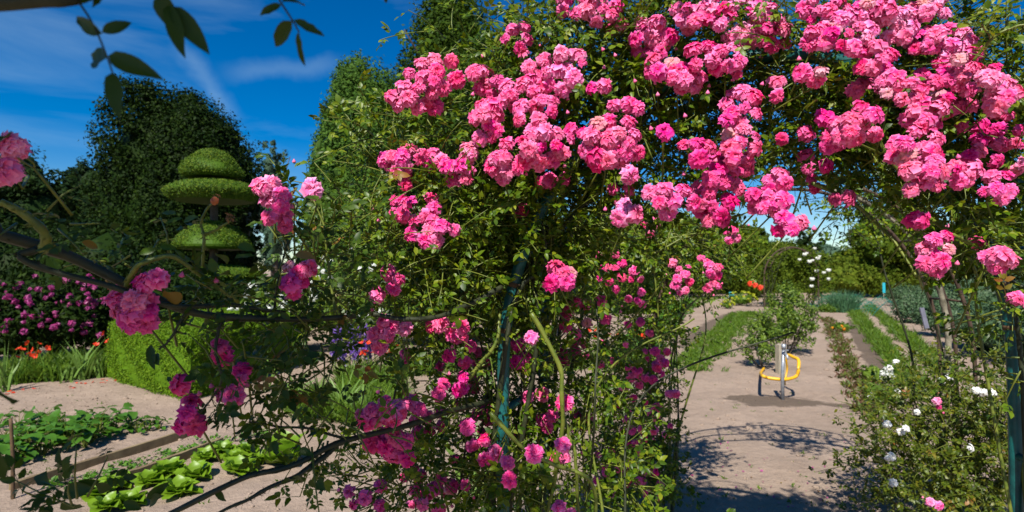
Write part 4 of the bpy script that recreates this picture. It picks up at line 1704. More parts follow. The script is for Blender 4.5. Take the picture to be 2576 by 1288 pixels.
def rose_plant(name, base, label, vols, clusters, canes, leafsize=.063, bsize=.0290, leafmat_='rose_leaf', canemats=None, nleaf=300, buds=(), keepout=True, clear=.66, twigmat='cane_green', step=.033, cat='rose', old=.012):
    base = np.asarray(base, float)
    t = thing(name, base, label, cat)
    # canes
    for k, (pts, r0, r1, mt) in enumerate(canes):
        line = cr(pts, 40)
        ph = rng.uniform(0, 6, (3, 3))
        sl = np.linspace(0, 1, 40)[:, None]
        amp = min(1.0, np.linalg.norm(line[-1]-line[0])/.8)
        line = line+amp*(.006*np.sin(sl*9+ph[0])+.003*np.sin(sl*21+ph[1])*np.minimum(1, sl*8))
        mb = MB()
        node = 1+.16*np.exp(-((np.arange(40) % 7)-3.)**2*1.5)+rng.normal(0, .03, 40)
        mb.add(*tube(line, r0, r1, 8, rad=np.linspace(r0, r1, 40)*node))
        # prickles
        for j in rng.integers(2, 38, 34):
            d = norm(rng.normal(0, 1, 3))
            rr = r0+(r1-r0)*j/39
            p = line[j]+d*rr*.7
            mb.add(np.array([p+[0, 0, rr*.5], p-[0, 0, rr*.5], p+d*(rr*.5+.010)+[0, 0, -.004], p+np.cross(d, Zup)*rr*.3]), np.array([[0, 1, 2], [1, 3, 2], [3, 0, 2]]))
        mb.build('cane', M[mt], t, True)
    bl = place_blooms(clusters, bsize)
    curves, pos, R, sz = grow(vols, leafsize, keepout, step)
    # keep most leaves out of the blooms' light
    if bl and clear:
        bp = np.array([b[0] for b in bl])
        bx, by = project(bp)
        br = np.array([b[2] for b in bl])/bp[:, 1]*FPX
        x, y = project(pos+R[:, :, 1]*sz[:, None]*.6)
        keep = np.ones(len(pos), bool)
        for i in range(len(bl)):
            hit = (np.hypot(x-bx[i], y-by[i]) < br[i]*1.05) & (pos[:, 1] < bp[i, 1]+.04)
            keep &= ~(hit & (rng.uniform(0, 1, len(pos)) < clear))
        pos, R, sz = pos[keep], R[keep], sz[keep]
    T = rng.integers(0, len(COMP), len(pos))
    # twigs and flower stalks in one fine mesh
    mb = MB()
    for c in curves:
        mb.add(*tube(c, .0026, .0012, 4))
    done = {}
    for (p, f, r, pal, c) in bl:
        key = tuple(np.round(c, 3))
        hub = c+[0, .05, -.03]
        if key not in done:
            done[key] = 1
            mb.add(*tube(cr([hub+rng.normal(0, .05, 3)+[0, .12, -.08], hub], 5), .003, .0025, 4))
        mb.add(*tube(cr([hub, (hub+p)/2+rng.normal(0, .008, 3), p-f*r*.1], 5), .002, .0015, 4))
    tw = mb.build('twigs', M[twigmat], t, True)
    tw['kind'] = 'stuff'
    # leaves: the largest in view singly, the rest as one mass
    x, y = project(pos)
    vis = (x > -40) & (x < 2616) & (y > -40) & (y < 1328)
    score = np.where(vis, sz/np.linalg.norm(pos-[0, 0, CAMZ], axis=1), 0)
    order = np.argsort(-score)
    single = order[:nleaf]
    rest = order[nleaf:]
    lm = leaf_meshes(leafmat_)
    om = leaf_meshes('old_leaf')
    for i in single:
        link('leaf', (om if rng.uniform() < old else lm)[int(T[i])], t, mat4=m4(R[i], pos[i]-base, sz[i]))
    if len(rest):
        mb = MB()
        merge_leaves(mb, T[rest], pos[rest], R[rest], sz[rest])
        fo = mb.build('foliage', M[leafmat_], t, True)
        fo['kind'] = 'stuff'
    bl.sort(key=lambda q: -q[2]/np.linalg.norm(q[0]-[0, 0, CAMZ]))
    mass, nb = [], 0
    for (p, f, r, pal, c) in bl:
        Rb = frames(np.cross(f, rng.normal(0, 1, 3))[None], f[None])[0]
        fam = BL[pal]
        s = r*np.array([1, 1, rng.uniform(.85, 1.1)])
        pick = rng.uniform()
        if pal != 'white' and pick < .09:
            fam = HALF
        elif pal != 'white' and pick > .97:
            fam = OLD
        me = fam[int(rng.integers(len(fam)))]
        nb += 1
        if nb <= 300:
            link('bloom', me, t, mat4=m4(Rb*s, p-base, 1.0))
        else:                               # the smallest in view, past three hundred, stay one mass
            mass.append((me, Rb*s, p-base))
    if mass:
        Vm, Fm, Cm, off = [], [], [], 0
        for me, Rm, pm in mass:
            v, f, c = RAW[me.name]
            Vm.append(v@Rm.T+pm)
            Fm.append(f+off)
            Cm.append(c)
            off += len(v)
        link('small_blooms', mk_mesh('small_blooms', np.vstack(Vm), np.vstack(Fm), M['petal'], False, np.vstack(Cm)), t)['kind'] = 'stuff'
    buds = list(buds)
    for (px, py, rx, ry, tl, n, Zd, pal) in clusters:
        if n > 1 and pal != 'white' and rng.uniform() < .75:
            a = rng.uniform(0, 6.28)
            buds.append((px+math.cos(a)*(rx+22), py+math.sin(a)*(ry+18), Zd))
    for (px, py, Zd) in buds:
        p = P(px, py, Zd)
        f = norm(np.array([rng.normal(0, .3), -.2, 1.]))
        Rb = frames(np.cross(f, rng.normal(0, 1, 3))[None], f[None])[0]
        link('bud', BUD, t, mat4=m4(Rb, p-base, .0075))
    return t


def noisy(pts, s=.012):
    p = np.array(pts, float)
    p[1:-1] += rng.normal(0, s, p[1:-1].shape)
    return p


# ---- main rose on the left post and over the crown of the teal arch
base = np.array([-.1, 2.2, 0.])
canes = []
for k in range(10):                         # canes climbing the left legs and running over the arch
    ln = L1[k % 2]
    off = np.array([rng.normal(.05, .06), abs(rng.normal(.08, .06)), 0])
    end = int(rng.integers(26, 46))
    pts = [base+[rng.normal(0, .08), rng.normal(0, .08), -.05]]+[ln[i]+off+rng.normal(0, .03, 3) for i in range(8, end, 5)]
    canes.append((pts, rng.uniform(.006, .011), .004, ('cane_dark', 'cane_green', 'cane_dark')[k % 3]))
for k in range(14):                         # upright canes in the column
    x0 = rng.uniform(-.35, .42)
    canes.append(([np.array([x0*.6, 2.2+rng.normal(0, .1), -.05]), np.array([x0, 2.15+rng.normal(0, .12), .6]), np.array([x0+rng.normal(0, .12), 2.1+rng.normal(0, .1), 1.15]), np.array([x0*1.2+rng.normal(0, .2), 2.05, rng.uniform(1.3, 1.75)])], rng.uniform(.004, .008), .003, ('cane_dark', 'cane_green')[k % 2]))
# the bright canes that stand in front of the post
canes.append(([P(1180, 955, 1.85), P(1220, 900, 1.83), P(1252, 850, 1.83), P(1258, 790, 1.85)], .007, .005, 'cane_green'))
canes.append(([P(1340, 790, 1.8), P(1395, 900, 1.8), P(1412, 980, 1.8), P(1417, 1080, 1.82), P(1400, 1180, 1.85), P(1370, 1300, 1.9)], .008, .006, 'cane_green'))
canes.append(([P(1230, 1040, 1.75), P(1300, 1110, 1.75), P(1390, 1165, 1.75), P(1470, 1200, 1.75), P(1495, 1250, 1.78), P(1500, 1320, 1.8)], .007, .005, 'cane_green'))
canes.append(([P(1420, 1050, 1.85), P(1440, 1120, 1.85), P(1450, 1190, 1.85), P(1460, 1310, 1.9)], .006, .005, 'cane_green'))
# low cane reaching out to the left
canes.append(([P(1230, 1010, 1.95), P(1120, 1035, 1.8), P(1000, 1070, 1.6), P(850, 1120, 1.4), P(740, 1175, 1.3), P(620, 1205, 1.25), P(430, 1280, 1.2), P(330, 1330, 1.2)], .009, .005, 'cane_dark'))
canes.append(([P(850, 1120, 1.4), P(760, 1185, 1.3), P(640, 1250, 1.25), P(520, 1300, 1.2)], .007, .003, 'cane_dark'))
canes.append(([P(925, 1090, 1.5), P(860, 1100, 1.42), P(800, 1085, 1.4), P(700, 1070, 1.38), P(630, 1060, 1.35)], .004, .002, 'cane_dark'))
canes.append(([P(1260, 720, 1.85), P(1180, 770, 1.75), P(1060, 800, 1.65), P(940, 795, 1.6)], .009, .006, 'cane_dark'))

vols = [  # px, py, Z, rx, ry, dz, shoots, length, up
    (1540, 150, 2.0, 250, 160, .22, 330, .18, .3),
    (1720, 130, 1.95, 250, 170, .18, 260, .18, .3),
    (1500, 330, 2.05, 310, 150, .22, 250, .18, .1),
    (1310, 230, 2.05, 120, 150, .20, 130, .18, .2),
    (1180, 110, 2.05, 90, 80, .10, 20, .22, .1),
    (1090, 330, 2.0, 110, 90, .12, 46, .22, .1),
    (960, 350, 1.95, 90, 50, .08, 22, .20, .1),
    (1130, 500, 1.95, 180, 150, .18, 200, .19, .15),
    (1010, 650, 1.85, 170, 120, .16, 100, .17, .2),
    (1360, 540, 2.05, 230, 150, .18, 330, .18, .05),
    (1240, 690, 2.1, 220, 120, .16, 190, .18, .1),
    (1110, 800, 1.95, 190, 80, .15, 60, .17, .05),
    (1310, 930, 2.2, 260, 130, .18, 215, .17, .1),
    (1400, 1130, 2.25, 280, 180, .20, 240, .17, .1),
    (1265, 1190, 1.86, 70, 90, .06, 46, .13, .1),
    (1050, 1190, 2.0, 160, 110, .16, 125, .17, .1),
    (960, 1010, 1.7, 150, 60, .10, 18, .17, .1),
    (820, 1090, 1.4, 170, 50, .07, 16, .13, .1),
    (1650, 420, 2.05, 200, 110, .16, 110, .17, -.05),
    (1830, 430, 1.95, 90, 80, .12, 40, .15, -.1),
]
P_, D_, A_ = 'pink', 'deep', 'pale'
cl = [  # px, py, rx, ry, tilt, n, Z, palette
    (1070, 205, 100, 58, -30, 17, 1.80, P_), (1105, 265, 22, 18, 0, 1, 1.82, D_),
    (1300, 95, 42, 45, 0, 5, 1.85, P_), (1345, 160, 40, 40, 0, 4, 1.78, P_), (1420, 175, 52, 62, 20, 9, 1.74, A_),
    (1205, 195, 26, 34, 0, 3, 1.82, P_), (1250, 215, 40, 28, 0, 4, 1.80, D_), (1335, 235, 78, 45, 0, 10, 1.74, P_),
    (1222, 305, 40, 56, 0, 9, 1.70, P_), (1345, 285, 50, 45, 0, 6, 1.68, P_), (1505, 222, 24, 30, 0, 2, 1.74, P_),
    (1560, 265, 30, 32, 0, 2, 1.70, P_), (1618, 282, 30, 32, 0, 1, 1.66, P_),
    (1340, 372, 110, 48, -14, 17, 1.66, P_), (1265, 420, 42, 40, 0, 6, 1.68, P_), (1540, 350, 85, 58, 0, 15, 1.62, P_), (1470, 330, 40, 36, 0, 3, 1.7, D_),
    (1590, 430, 16, 14, 0, 1, 1.58, A_), (1530, 395, 45, 25, 0, 4, 1.62, D_), (1390, 450, 40, 28, 0, 3, 1.85, D_),
    (1680, 322, 12, 12, 0, 1, 1.55, D_), (1815, 312, 22, 20, 0, 1, 1.55, D_), (1750, 375, 45, 34, 0, 4, 1.55, D_), (1870, 270, 45, 52, 0, 8, 1.62, P_), (1860, 360, 50, 50, 0, 8, 1.60, P_),
    (1810, 470, 60, 78, 10, 13, 1.62, D_), (1850, 420, 36, 50, 0, 4, 1.62, P_), (1690, 500, 66, 42, 0, 7, 1.58, P_), (1790, 545, 40, 36, 0, 4, 1.66, D_), (1580, 530, 36, 26, 0, 3, 1.64, A_),
    (1410, 8, 34, 26, 0, 3, 1.85, P_), (1500, 18, 66, 42, 0, 9, 1.82, P_), (1560, 72, 34, 26, 0, 3, 1.84, P_), (1650, 85, 60, 42, 0, 9, 1.80, P_), (1640, 130, 40, 20, 0, 3, 1.8, D_),
    (1750, 35, 56, 42, 0, 9, 1.76, A_), (1865, 45, 110, 56, 10, 22, 1.72, A_), (1770, 135, 36, 32, 0, 4, 1.66, P_), (1840, 150, 46, 40, 0, 6, 1.66, P_), (1715, 185, 70, 38, 10, 10, 1.70, P_), (1660, 170, 30, 30, 0, 3, 1.72, D_), (1940, 95, 50, 40, 0, 6, 1.72, P_),
    (1965, 218, 30, 28, 0, 2, 1.62, P_),
    (1010, 400, 62, 30, -14, 9, 1.80, P_), (1085, 400, 36, 22, 0, 4, 1.82, P_), (1150, 430, 40, 26, 20, 5, 1.78, P_), (1180, 392, 18, 24, 0, 3, 1.8, A_), (1020, 450, 22, 24, 0, 2, 1.85, D_),
    (1050, 520, 66, 34, -10, 8, 1.78, P_), (1090, 580, 66, 34, 0, 8, 1.74, P_), (1010, 520, 24, 40, 0, 3, 1.8, D_),
    (985, 705, 26, 26, 0, 3, 1.72, P_), (940, 745, 20, 14, 0, 1, 1.7, P_), (960, 840, 24, 44, 20, 5, 1.76, P_), (1000, 820, 28, 20, 0, 2, 1.8, A_),
    (1130, 830, 56, 30, 20, 5, 1.85, P_), (1160, 880, 40, 40, 0, 4, 1.95, D_), (1110, 980, 26, 20, 0, 2, 1.8, D_), (1165, 960, 30, 24, 0, 2, 1.9, D_),
    (1310, 520, 18, 18, 0, 1, 2.0, D_), (1410, 697, 38, 32, 0, 5, 1.75, D_), (1440, 800, 22, 50, 0, 4, 2.2, D_), (1340, 850, 10, 14, 0, 1, 1.8, A_), (1490, 780, 50, 40, 0, 4, 2.3, D_),
    (965, 1042, 62, 34, -10, 9, 1.62, P_), (990, 1122, 62, 34, 10, 8, 1.66, D_), (1040, 1030, 20, 26, 0, 2, 1.7, D_),
    (1225, 1130, 28, 34, 0, 3, 1.85, P_), (1185, 1095, 20, 34, 0, 2, 1.9, D_), (1272, 1205, 16, 20, 0, 1, 1.62, D_), (1275, 1165, 14, 14, 0, 1, 1.7, P_), (1338, 1142, 16, 12, 0, 1, 1.66, P_), (1418, 1122, 10, 10, 0, 1, 1.62, P_), (1422, 1012, 6, 6, 0, 1, 1.9, P_), (1425, 1282, 26, 20, 0, 2, 1.75, P_),
    (930, 1250, 60, 40, 0, 5, 1.85, D_), (1070, 1260, 50, 40, 0, 3, 1.9, D_), (1150, 1200, 50, 50, 0, 3, 2.0, D_), (1560, 480, 40, 30, 0, 3, 1.9, D_),
]
for k in range(26):
    cl.append((rng.uniform(960, 1500), rng.uniform(830, 1280), 26, 24, 0, int(rng.integers(1, 4)), rng.uniform(2.05, 2.5), D_ if k % 3 else P_))
buds = [(940, 535, 1.7), (952, 560, 1.7), (740, 412, 1.75), (1640, 330, 1.55), (1725, 298, 1.55), (1520, 130, 1.7), (1550, 145, 1.7), (1780, 240, 1.6), (1050, 385, 1.75), (1600, 210, 1.65), (1655, 245, 1.6)]
rose_plant('climbing_rose', base, 'pink climbing rose smothering the teal arch from its bushy foot', vols, cl, canes, buds=buds)

# ---- rose of the right leg, covering the right half of the canopy
base = np.array([1.78, 1.95, 0.])
canes = []
for k in range(9):
    ln = L1[k % 2][::-1]
    off = np.array([rng.normal(0, .05), rng.normal(0, .05), 0])
    end = int(rng.integers(24, 44))
    pts = [base+[rng.normal(0, .05), rng.normal(0, .05), -.05]]+[ln[i]+off+rng.normal(0, .02, 3) for i in range(8, end, 5)]
    canes.append((pts, rng.uniform(.005, .009), .003, ('cane_dark', 'cane_green', 'cane_dark')[k % 3]))
for p in [((2040, 460), (2160, 520), (2240, 600), (2310, 700)), ((2300, 520), (2400, 590), (2500, 640), (2600, 700)), ((2440, 480), (2330, 460), (2250, 420), (2150, 400)), ((2180, 300), (2260, 420), (2380, 500), (2560, 560))]:
    canes.append(([P(a, b, 1.7+rng.normal(0, .06)) for a, b in p], .006, .003, 'cane_green'))
canes.append(([P(2440, 165, 1.5), P(2500, 95, 1.45), P(2560, 65, 1.42), P(2600, 60, 1.4)], .004, .002, 'cane_green'))
canes.append(([P(2470, 60, 1.5), P(2490, 100, 1.5), P(2440, 150, 1.55)], .003, .002, 'cane_green'))
vols = [
    (2130, 150, 2.05, 260, 180, .22, 190, .20, .3),
    (2330, 170, 2.05, 170, 170, .22, 150, .20, .25),
    (2130, 350, 2.15, 200, 90, .2, 110, .18, -.05),
    (2020, 300, 2.3, 220, 150, .12, 230, .18, .05),
    (2300, 250, 2.3, 230, 170, .10, 150, .18, .05),
    (2330, 380, 2.1, 190, 140, .2, 150, .20, .05),
    (2500, 400, 2.05, 120, 180, .2, 150, .22, .1),
    (2520, 200, 2.0, 80, 110, .14, 45, .2, .2),
    (2470, 590, 1.95, 110, 90, .12, 45, .2, .0),
    (2560, 800, 1.95, 50, 200, .1, 30, .18, .1),
]
cl = [
    (2045, 190, 34, 26, 0, 3, 1.68, P_), (2080, 20, 60, 36, 0, 8, 1.78, P_), (2130, 75, 80, 48, 0, 14, 1.72, A_), (2200, 20, 60, 34, 0, 8, 1.76, P_), (2060, 95, 34, 34, 0, 4, 1.72, P_),
    (2260, 60, 46, 46, 0, 7, 1.78, A_), (2340, 20, 52, 34, 0, 7, 1.82, A_), (2330, 100, 46, 34, 0, 6, 1.80, P_), (2200, 150, 60, 46, 20, 9, 1.72, P_), (2270, 215, 62, 40, 30, 10, 1.70, P_), (2180, 215, 36, 20, 0, 3, 1.8, D_),
    (2400, 110, 56, 46, 30, 9, 1.76, A_), (2430, 175, 50, 56, 0, 10, 1.74, P_), (2360, 190, 40, 40, 0, 5, 1.78, D_), (2385, 250, 46, 30, 0, 5, 1.78, D_),
    (2090, 330, 34, 46, 0, 5, 1.72, D_), (2165, 310, 60, 50, -20, 9, 1.64, P_), (2330, 290, 52, 40, 0, 7, 1.68, P_), (2310, 370, 66, 48, -20, 11, 1.64, P_), (2340, 440, 70, 44, -10, 9, 1.62, P_), (2430, 435, 44, 34, 0, 4, 1.66, P_),
    (2505, 190, 36, 46, 0, 6, 1.68, A_), (2530, 240, 46, 36, 0, 6, 1.68, P_), (2460, 300, 50, 50, 0, 5, 1.85, D_), (2540, 330, 40, 50, 0, 5, 1.82, D_), (2520, 470, 50, 36, 0, 6, 1.68, P_), (2480, 380, 60, 40, 0, 5, 1.82, D_), (2560, 400, 30, 40, 0, 3, 1.8, P_),
    (1960, 460, 36, 32, 0, 5, 1.72, P_), (1955, 515, 36, 32, 0, 5, 1.68, P_), (1990, 568, 38, 28, 0, 4, 1.62, P_), (1905, 500, 28, 24, 0, 2, 1.8, D_), (2045, 462, 18, 18, 0, 2, 2.1, D_), (2120, 490, 30, 18, 0, 2, 2.0, D_), (2050, 405, 40, 24, 0, 3, 1.95, D_),
    (2370, 625, 50, 36, -20, 6, 1.66, P_), (2345, 665, 40, 22, 0, 3, 1.68, D_), (2515, 652, 32, 24, 0, 4, 1.60, P_), (2320, 552, 20, 16, 0, 2, 1.7, D_), (2565, 750, 16, 12, 0, 2, 1.7, P_), (2470, 600, 20, 16, 0, 1, 1.9, D_), (2000, 330, 40, 40, 0, 2, 1.9, D_),
]
vols = [(v[0], v[1], v[2]*.86, v[3], v[4], v[5]*.8, v[6], v[7], v[8]) for v in vols]
cl = [(*c[:6], c[6]*.88, c[7]) for c in cl]
rose_plant('climbing_rose', base, 'pink climbing rose rising on the teal post beside the white rosebush', vols, cl, canes, leafsize=.058, bsize=.0258, buds=[(2080, 370, 1.65), (2210, 240, 1.6), (2300, 300, 1.6), (2400, 50, 1.7), (2480, 140, 1.7), (2380, 575, 1.65)])

# ---- rose of the rusty arch behind
base = np.array([1.0, 3.85, 0.])
canes = []
for k in range(8):
    x0 = rng.uniform(-.2, .14)
    canes.append(([base+[x0*.4, rng.normal(0, .1), -.05], base+[x0, rng.normal(0, .12), .6], base+[x0+rng.normal(.05, .05), rng.normal(0, .1), 1.2], base+[x0*1.2+.2, rng.normal(0, .15), rng.uniform(1.5, 1.9)]], rng.uniform(.005, .009), .003, ('cane_dark', 'cane_grey', 'cane_green')[k % 3]))
for p in [((1640, 640), (1720, 600), (1790, 610), (1835, 680)), ((1620, 660), (1640, 610), (1700, 590), (1760, 650), (1770, 700)), ((1650, 600), (1800, 590), (1850, 640), (1880, 700)), ((1640, 650), (1650, 720), (1656, 800))]:
    canes.append(([P(a, b, 3.4) for a, b in p], .006, .003, 'cane_green'))
vols = [
    (1600, 640, 3.6, 130, 110, .25, 170, .24, .0),
    (1720, 620, 3.6, 110, 70, .2, 110, .24, -.1),
    (1590, 830, 3.7, 90, 120, .25, 150, .18, .1),
    (1600, 1030, 3.7, 85, 150, .28, 220, .18, .1),
    (1600, 1200, 3.7, 90, 110, .28, 240, .18, .1),
    (1780, 660, 3.5, 60, 50, .12, 30, .22, -.3),
    (1690, 840, 3.6, 30, 60, .12, 8, .22, .0),
]
cl = [
    (1550, 695, 46, 40, 0, 10, 3.25, D_), (1605, 690, 20, 16, 0, 2, 3.2, P_), (1605, 750, 30, 20, 0, 4, 3.2, P_), (1720, 705, 24, 38, 10, 8, 3.15, P_), (1700, 670, 14, 14, 0, 2, 3.2, P_), (1800, 680, 26, 20, 0, 4, 3.1, P_), (1770, 655, 14, 16, 0, 2, 3.2, P_), (1790, 718, 22, 10, 0, 3, 3.1, P_), (1845, 592, 24, 20, 30, 4, 3.0, P_), (1640, 572, 26, 22, 0, 4, 3.3, P_), (1530, 640, 30, 16, 0, 3, 3.3, D_),
    (1600, 850, 40, 50, 0, 5, 3.3, D_), (1620, 935, 46, 40, 0, 10, 3.3, D_), (1660, 900, 24, 40, 0, 5, 3.3, D_), (1590, 1000, 40, 40, 0, 6, 3.35, D_), (1600, 1080, 36, 40, 0, 6, 3.3, D_), (1650, 1050, 24, 40, 0, 4, 3.2, P_), (1680, 1080, 18, 16, 0, 2, 3.1, P_), (1560, 1150, 60, 40, 0, 8, 3.35, D_), (1610, 1190, 46, 30, 0, 7, 3.3, D_), (1540, 1220, 46, 36, 0, 5, 3.35, D_), (1640, 1230, 30, 40, 0, 4, 3.3, D_), (1510, 900, 40, 40, 0, 4, 3.4, D_), (1690, 985, 16, 16, 0, 2, 3.2, P_),
]
rose_plant('climbing_rose', base, 'pink climbing rose on the rusty arch behind, magenta in its shaded column', vols, cl, canes, leafsize=.066, bsize=.029, keepout=False, clear=.75)

# bare mossy cane on the right side of the rusty arch
mb = MB()
pts = cr([P(2385, 1240, 3.7), P(2372, 1050, 3.7), P(2385, 880, 3.7), P(2380, 800, 3.7), P(2355, 705, 3.68), P(2310, 630, 3.66), P(2265, 570, 3.64), P(2160, 500, 3.62), P(2050, 468, 3.6)], 60)
mb.add(*tube(pts, .022, .010, 9, rad=np.linspace(.022, .010, 60)*(1+rng.normal(0, .09, 60))))
b0 = mb
t = thing('bare_rose', pts[0]*[1, 1, 0], 'bare mossy old rose stem leaning up the rusty arch', 'rose')
b0.build('cane', M['cane_grey'], t, True)
for q in [((2300, 1000), (2290, 880), (2230, 700), (2190, 560), (2120, 500)), ((2420, 1240), (2400, 1100), (2395, 1000), (2350, 800), (2290, 640))]:
    mb = MB()
    mb.add(*tube(cr([P(a, b, 3.75) for a, b in q], 40), .008, .004, 7))
    mb.build('cane', M['cane_dark'], t, True)
curves, pos, R, sz = grow([(2190, 500, 3.7, 90, 30, .2, 50, .2, -.1), (2000, 438, 3.8, 130, 10, .25, 36, .16, .5), (2130, 560, 3.6, 20, 40, .1, 14, .16, -.2)], .08, False)
mb = MB()
merge_leaves(mb, rng.integers(0, len(COMP), len(pos)), pos, R, sz)
mb.build('foliage', M['rose_leaf'], t, True)['kind'] = 'stuff'
mb = MB()
for c in curves:
    mb.add(*tube(c, .003, .0015, 4))
mb.build('twigs', M['cane_dark'], t)['kind'] = 'stuff'

# slate tag on the arch
pt = P(2325, 800, 3.55)
mb = MB()
bv, bf = box(np.zeros(3), .035, .008, .13, .3, .001)
bv = bv+np.outer(bv[:, 2], [-.25, 0, 0])+pt
mb.add(bv, bf)
tag(mb.build('slate_tag', M['greytag']), 'grey slate tag hanging on the side of the rusty arch', 'tag')

# ---- white rosebush at the foot of the rusty arch
base = np.array([2.85, 3.75, 0.])
canes = []
for k in range(10):
    d = np.array([rng.normal(0, .35), rng.normal(0, .3), 0])
    canes.append(([base+[0, 0, -.05], base+d*.5+[0, 0, .4], base+d+[0, 0, .8]], .007, .003, ('cane_dark', 'cane_green')[k % 2]))
vols = [
    (2390, 1110, 3.6, 200, 200, .35, 330, .22, .2),
    (2300, 1200, 3.5, 160, 120, .3, 140, .20, .15),
    (2480, 1180, 3.4, 150, 180, .3, 230, .22, .2),
    (2300, 980, 3.8, 60, 80, .2, 40, .2, .2),
    (2560, 1050, 3.3, 70, 160, .2, 90, .2, .2),
]
cl = [(2278, 1080, 18, 12, 0, 2, 3.2, 'white'), (2245, 1150, 14, 10, 0, 2, 3.15, 'white'), (2475, 985, 34, 10, 0, 4, 3.1, 'white'), (2235, 1070, 10, 10, 0, 1, 3.2, 'white'), (2570, 970, 16, 14, 0, 2, 3.0, 'white'), (2360, 1015, 12, 10, 0, 2, 3.3, A_), (2310, 1030, 14, 14, 0, 1, 3.3, 'white'), (2250, 1215, 8, 8, 0, 1, 3.2, 'white'), (2355, 1270, 20, 10, 0, 2, 3.1, A_), (2250, 920, 16, 14, 0, 2, 3.7, 'white'), (2440, 1120, 10, 10, 0, 1, 3.1, 'white'), (2380, 950, 14, 10, 0, 2, 3.3, 'white')]
rose_plant('rosebush', base, 'green rosebush with scattered white roses at the foot of the rusty arch', vols, cl, canes, leafsize=.066, bsize=.027, leafmat_='white_rose_leaf', keepout=False, clear=.9, cat='rosebush', old=.05)

# ---- rose of the branch that comes in from the left
base = np.array([-1.75, .9, 0.])
canes = [
    ([base, base+[-.05, .05, .8], P(-160, 560, 1.05), P(0, 592, 1.1), P(150, 640, 1.15), P(300, 715, 1.2), P(430, 765, 1.25), P(560, 792, 1.32), P(720, 800, 1.4), P(900, 795, 1.5)], .015, .006, 'cane_dark'),
    ([P(90, 622, 1.12), P(60, 655, 1.11), P(250, 715, 1.17), P(420, 762, 1.23), P(600, 770, 1.33), P(720, 790, 1.4)], .007, .004, 'cane_dark'),
    ([P(110, 630, 1.12), P(115, 600, 1.1), P(90, 560, 1.08), P(40, 525, 1.06), P(0, 510, 1.05)], .010, .006, 'cane_green'),
    ([P(320, 722, 1.2), P(330, 690, 1.19), P(360, 660, 1.18), P(430, 645, 1.2), P(500, 690, 1.25), P(600, 760, 1.33)], .006, .004, 'cane_green'),
    ([P(508, 670, 1.25), P(512, 620, 1.24), P(515, 590, 1.24), P(505, 560, 1.24), P(520, 525, 1.23), P(537, 512, 1.22)], .0035, .002, 'cane_green'),
    ([P(514, 590, 1.24), P(540, 580, 1.24), P(560, 568, 1.24), P(580, 556, 1.24)], .003, .002, 'cane_green'),
    ([P(690, 790, 1.4), P(700, 700, 1.4), P(715, 640, 1.42), P(735, 590, 1.42)], .003, .002, 'cane_dark'),
    ([P(840, 790, 1.48), P(830, 680, 1.5), P(815, 580, 1.5), P(790, 500, 1.5)], .0035, .002, 'cane_green'),
    ([P(560, 800, 1.32), P(540, 880, 1.3), P(560, 960, 1.3), P(500, 1040, 1.3)], .004, .002, 'cane_dark'),
    ([P(470, 780, 1.27), P(430, 850, 1.25), P(400, 880, 1.24)], .003, .002, 'cane_dark'),
]
vols = [
    (580, 735, 1.35, 170, 45, .1, 24, .10, .1),
    (780, 690, 1.5, 110, 80, .12, 40, .13, .2),
    (760, 840, 1.45, 140, 45, .1, 32, .12, -.2),
    (470, 815, 1.3, 70, 15, .05, 3, .08, -.3),
    (590, 940, 1.32, 55, 80, .08, 16, .11, -.2),
    (700, 980, 1.4, 80, 45, .08, 16, .12, -.1),
    (340, 660, 1.2, 180, 40, .08, 7, .09, .2),
    (100, 560, 1.1, 110, 60, .06, 5, .08, .1),
    (180, 1260, 1.2, 70, 30, .05, 7, .12, .6),
    (860, 560, 1.65, 90, 80, .1, 30, .16, .3),
]
cl = [
    (670, 470, 26, 22, 0, 2, 1.40, A_), (700, 510, 36, 34, 0, 3, 1.38, P_), (690, 555, 36, 24, 0, 3, 1.40, D_), (783, 473, 4, 4, 0, 1, 1.40, A_),
    (750, 680, 34, 26, 0, 3, 1.38, P_), (735, 715, 30, 26, 0, 3, 1.38, D_),
    (380, 705, 34, 14, -20, 2, 1.22, P_), (330, 755, 50, 26, 0, 4, 1.22, P_), (340, 795, 62, 22, 0, 5, 1.22, D_),
    (470, 1045, 34, 40, 0, 4, 1.32, D_), (455, 970, 16, 16, 0, 1, 1.3, D_), (560, 880, 30, 20, 0, 2, 1.35, D_), (602, 940, 16, 24, 0, 2, 1.36, D_), (575, 990, 22, 20, 0, 2, 1.36, P_),
    (25, 365, 16, 22, 0, 2, .98, A_), (-5, 420, 12, 20, 0, 1, .98, P_),
]
t = rose_plant('climbing_rose', base, 'pink climbing rose whose thick dark cane reaches across towards the teal arch', vols, cl, canes, leafsize=.064, bsize=.027, leafmat_='shaded_leaf', keepout=False, clear=.85, buds=[(545, 715, 1.25), (455, 700, 1.22)], old=.06)
ROSE_LEFT = t


def hip(px, py, Zd, r, withered, parent):
    p = P(px, py, Zd)
    V, F = lumpy(p, (r, r, r*1.15), .1)
    mb = MB()
    if not withered:
        mb.add(V, F, M['hip'])
    k = 26 if withered else 10
    d = sphere_pts(k, -.8 if withered else .2)
    mb.add(*flakes(p+d*r*(.7 if withered else 1.0)+([0, 0, 0] if withered else [.004, 0, r*.6]), rng.normal(0, 1, (k, 3)), r*1.0, .3, 1), M['dead'])
    mb.build('rose_hip', M['hip'], parent, False)


hip(540, 505, 1.22, .0085, False, t)
hip(580, 548, 1.24, .013, True, t)
hip(880, 808, 1.45, .009, True, t)

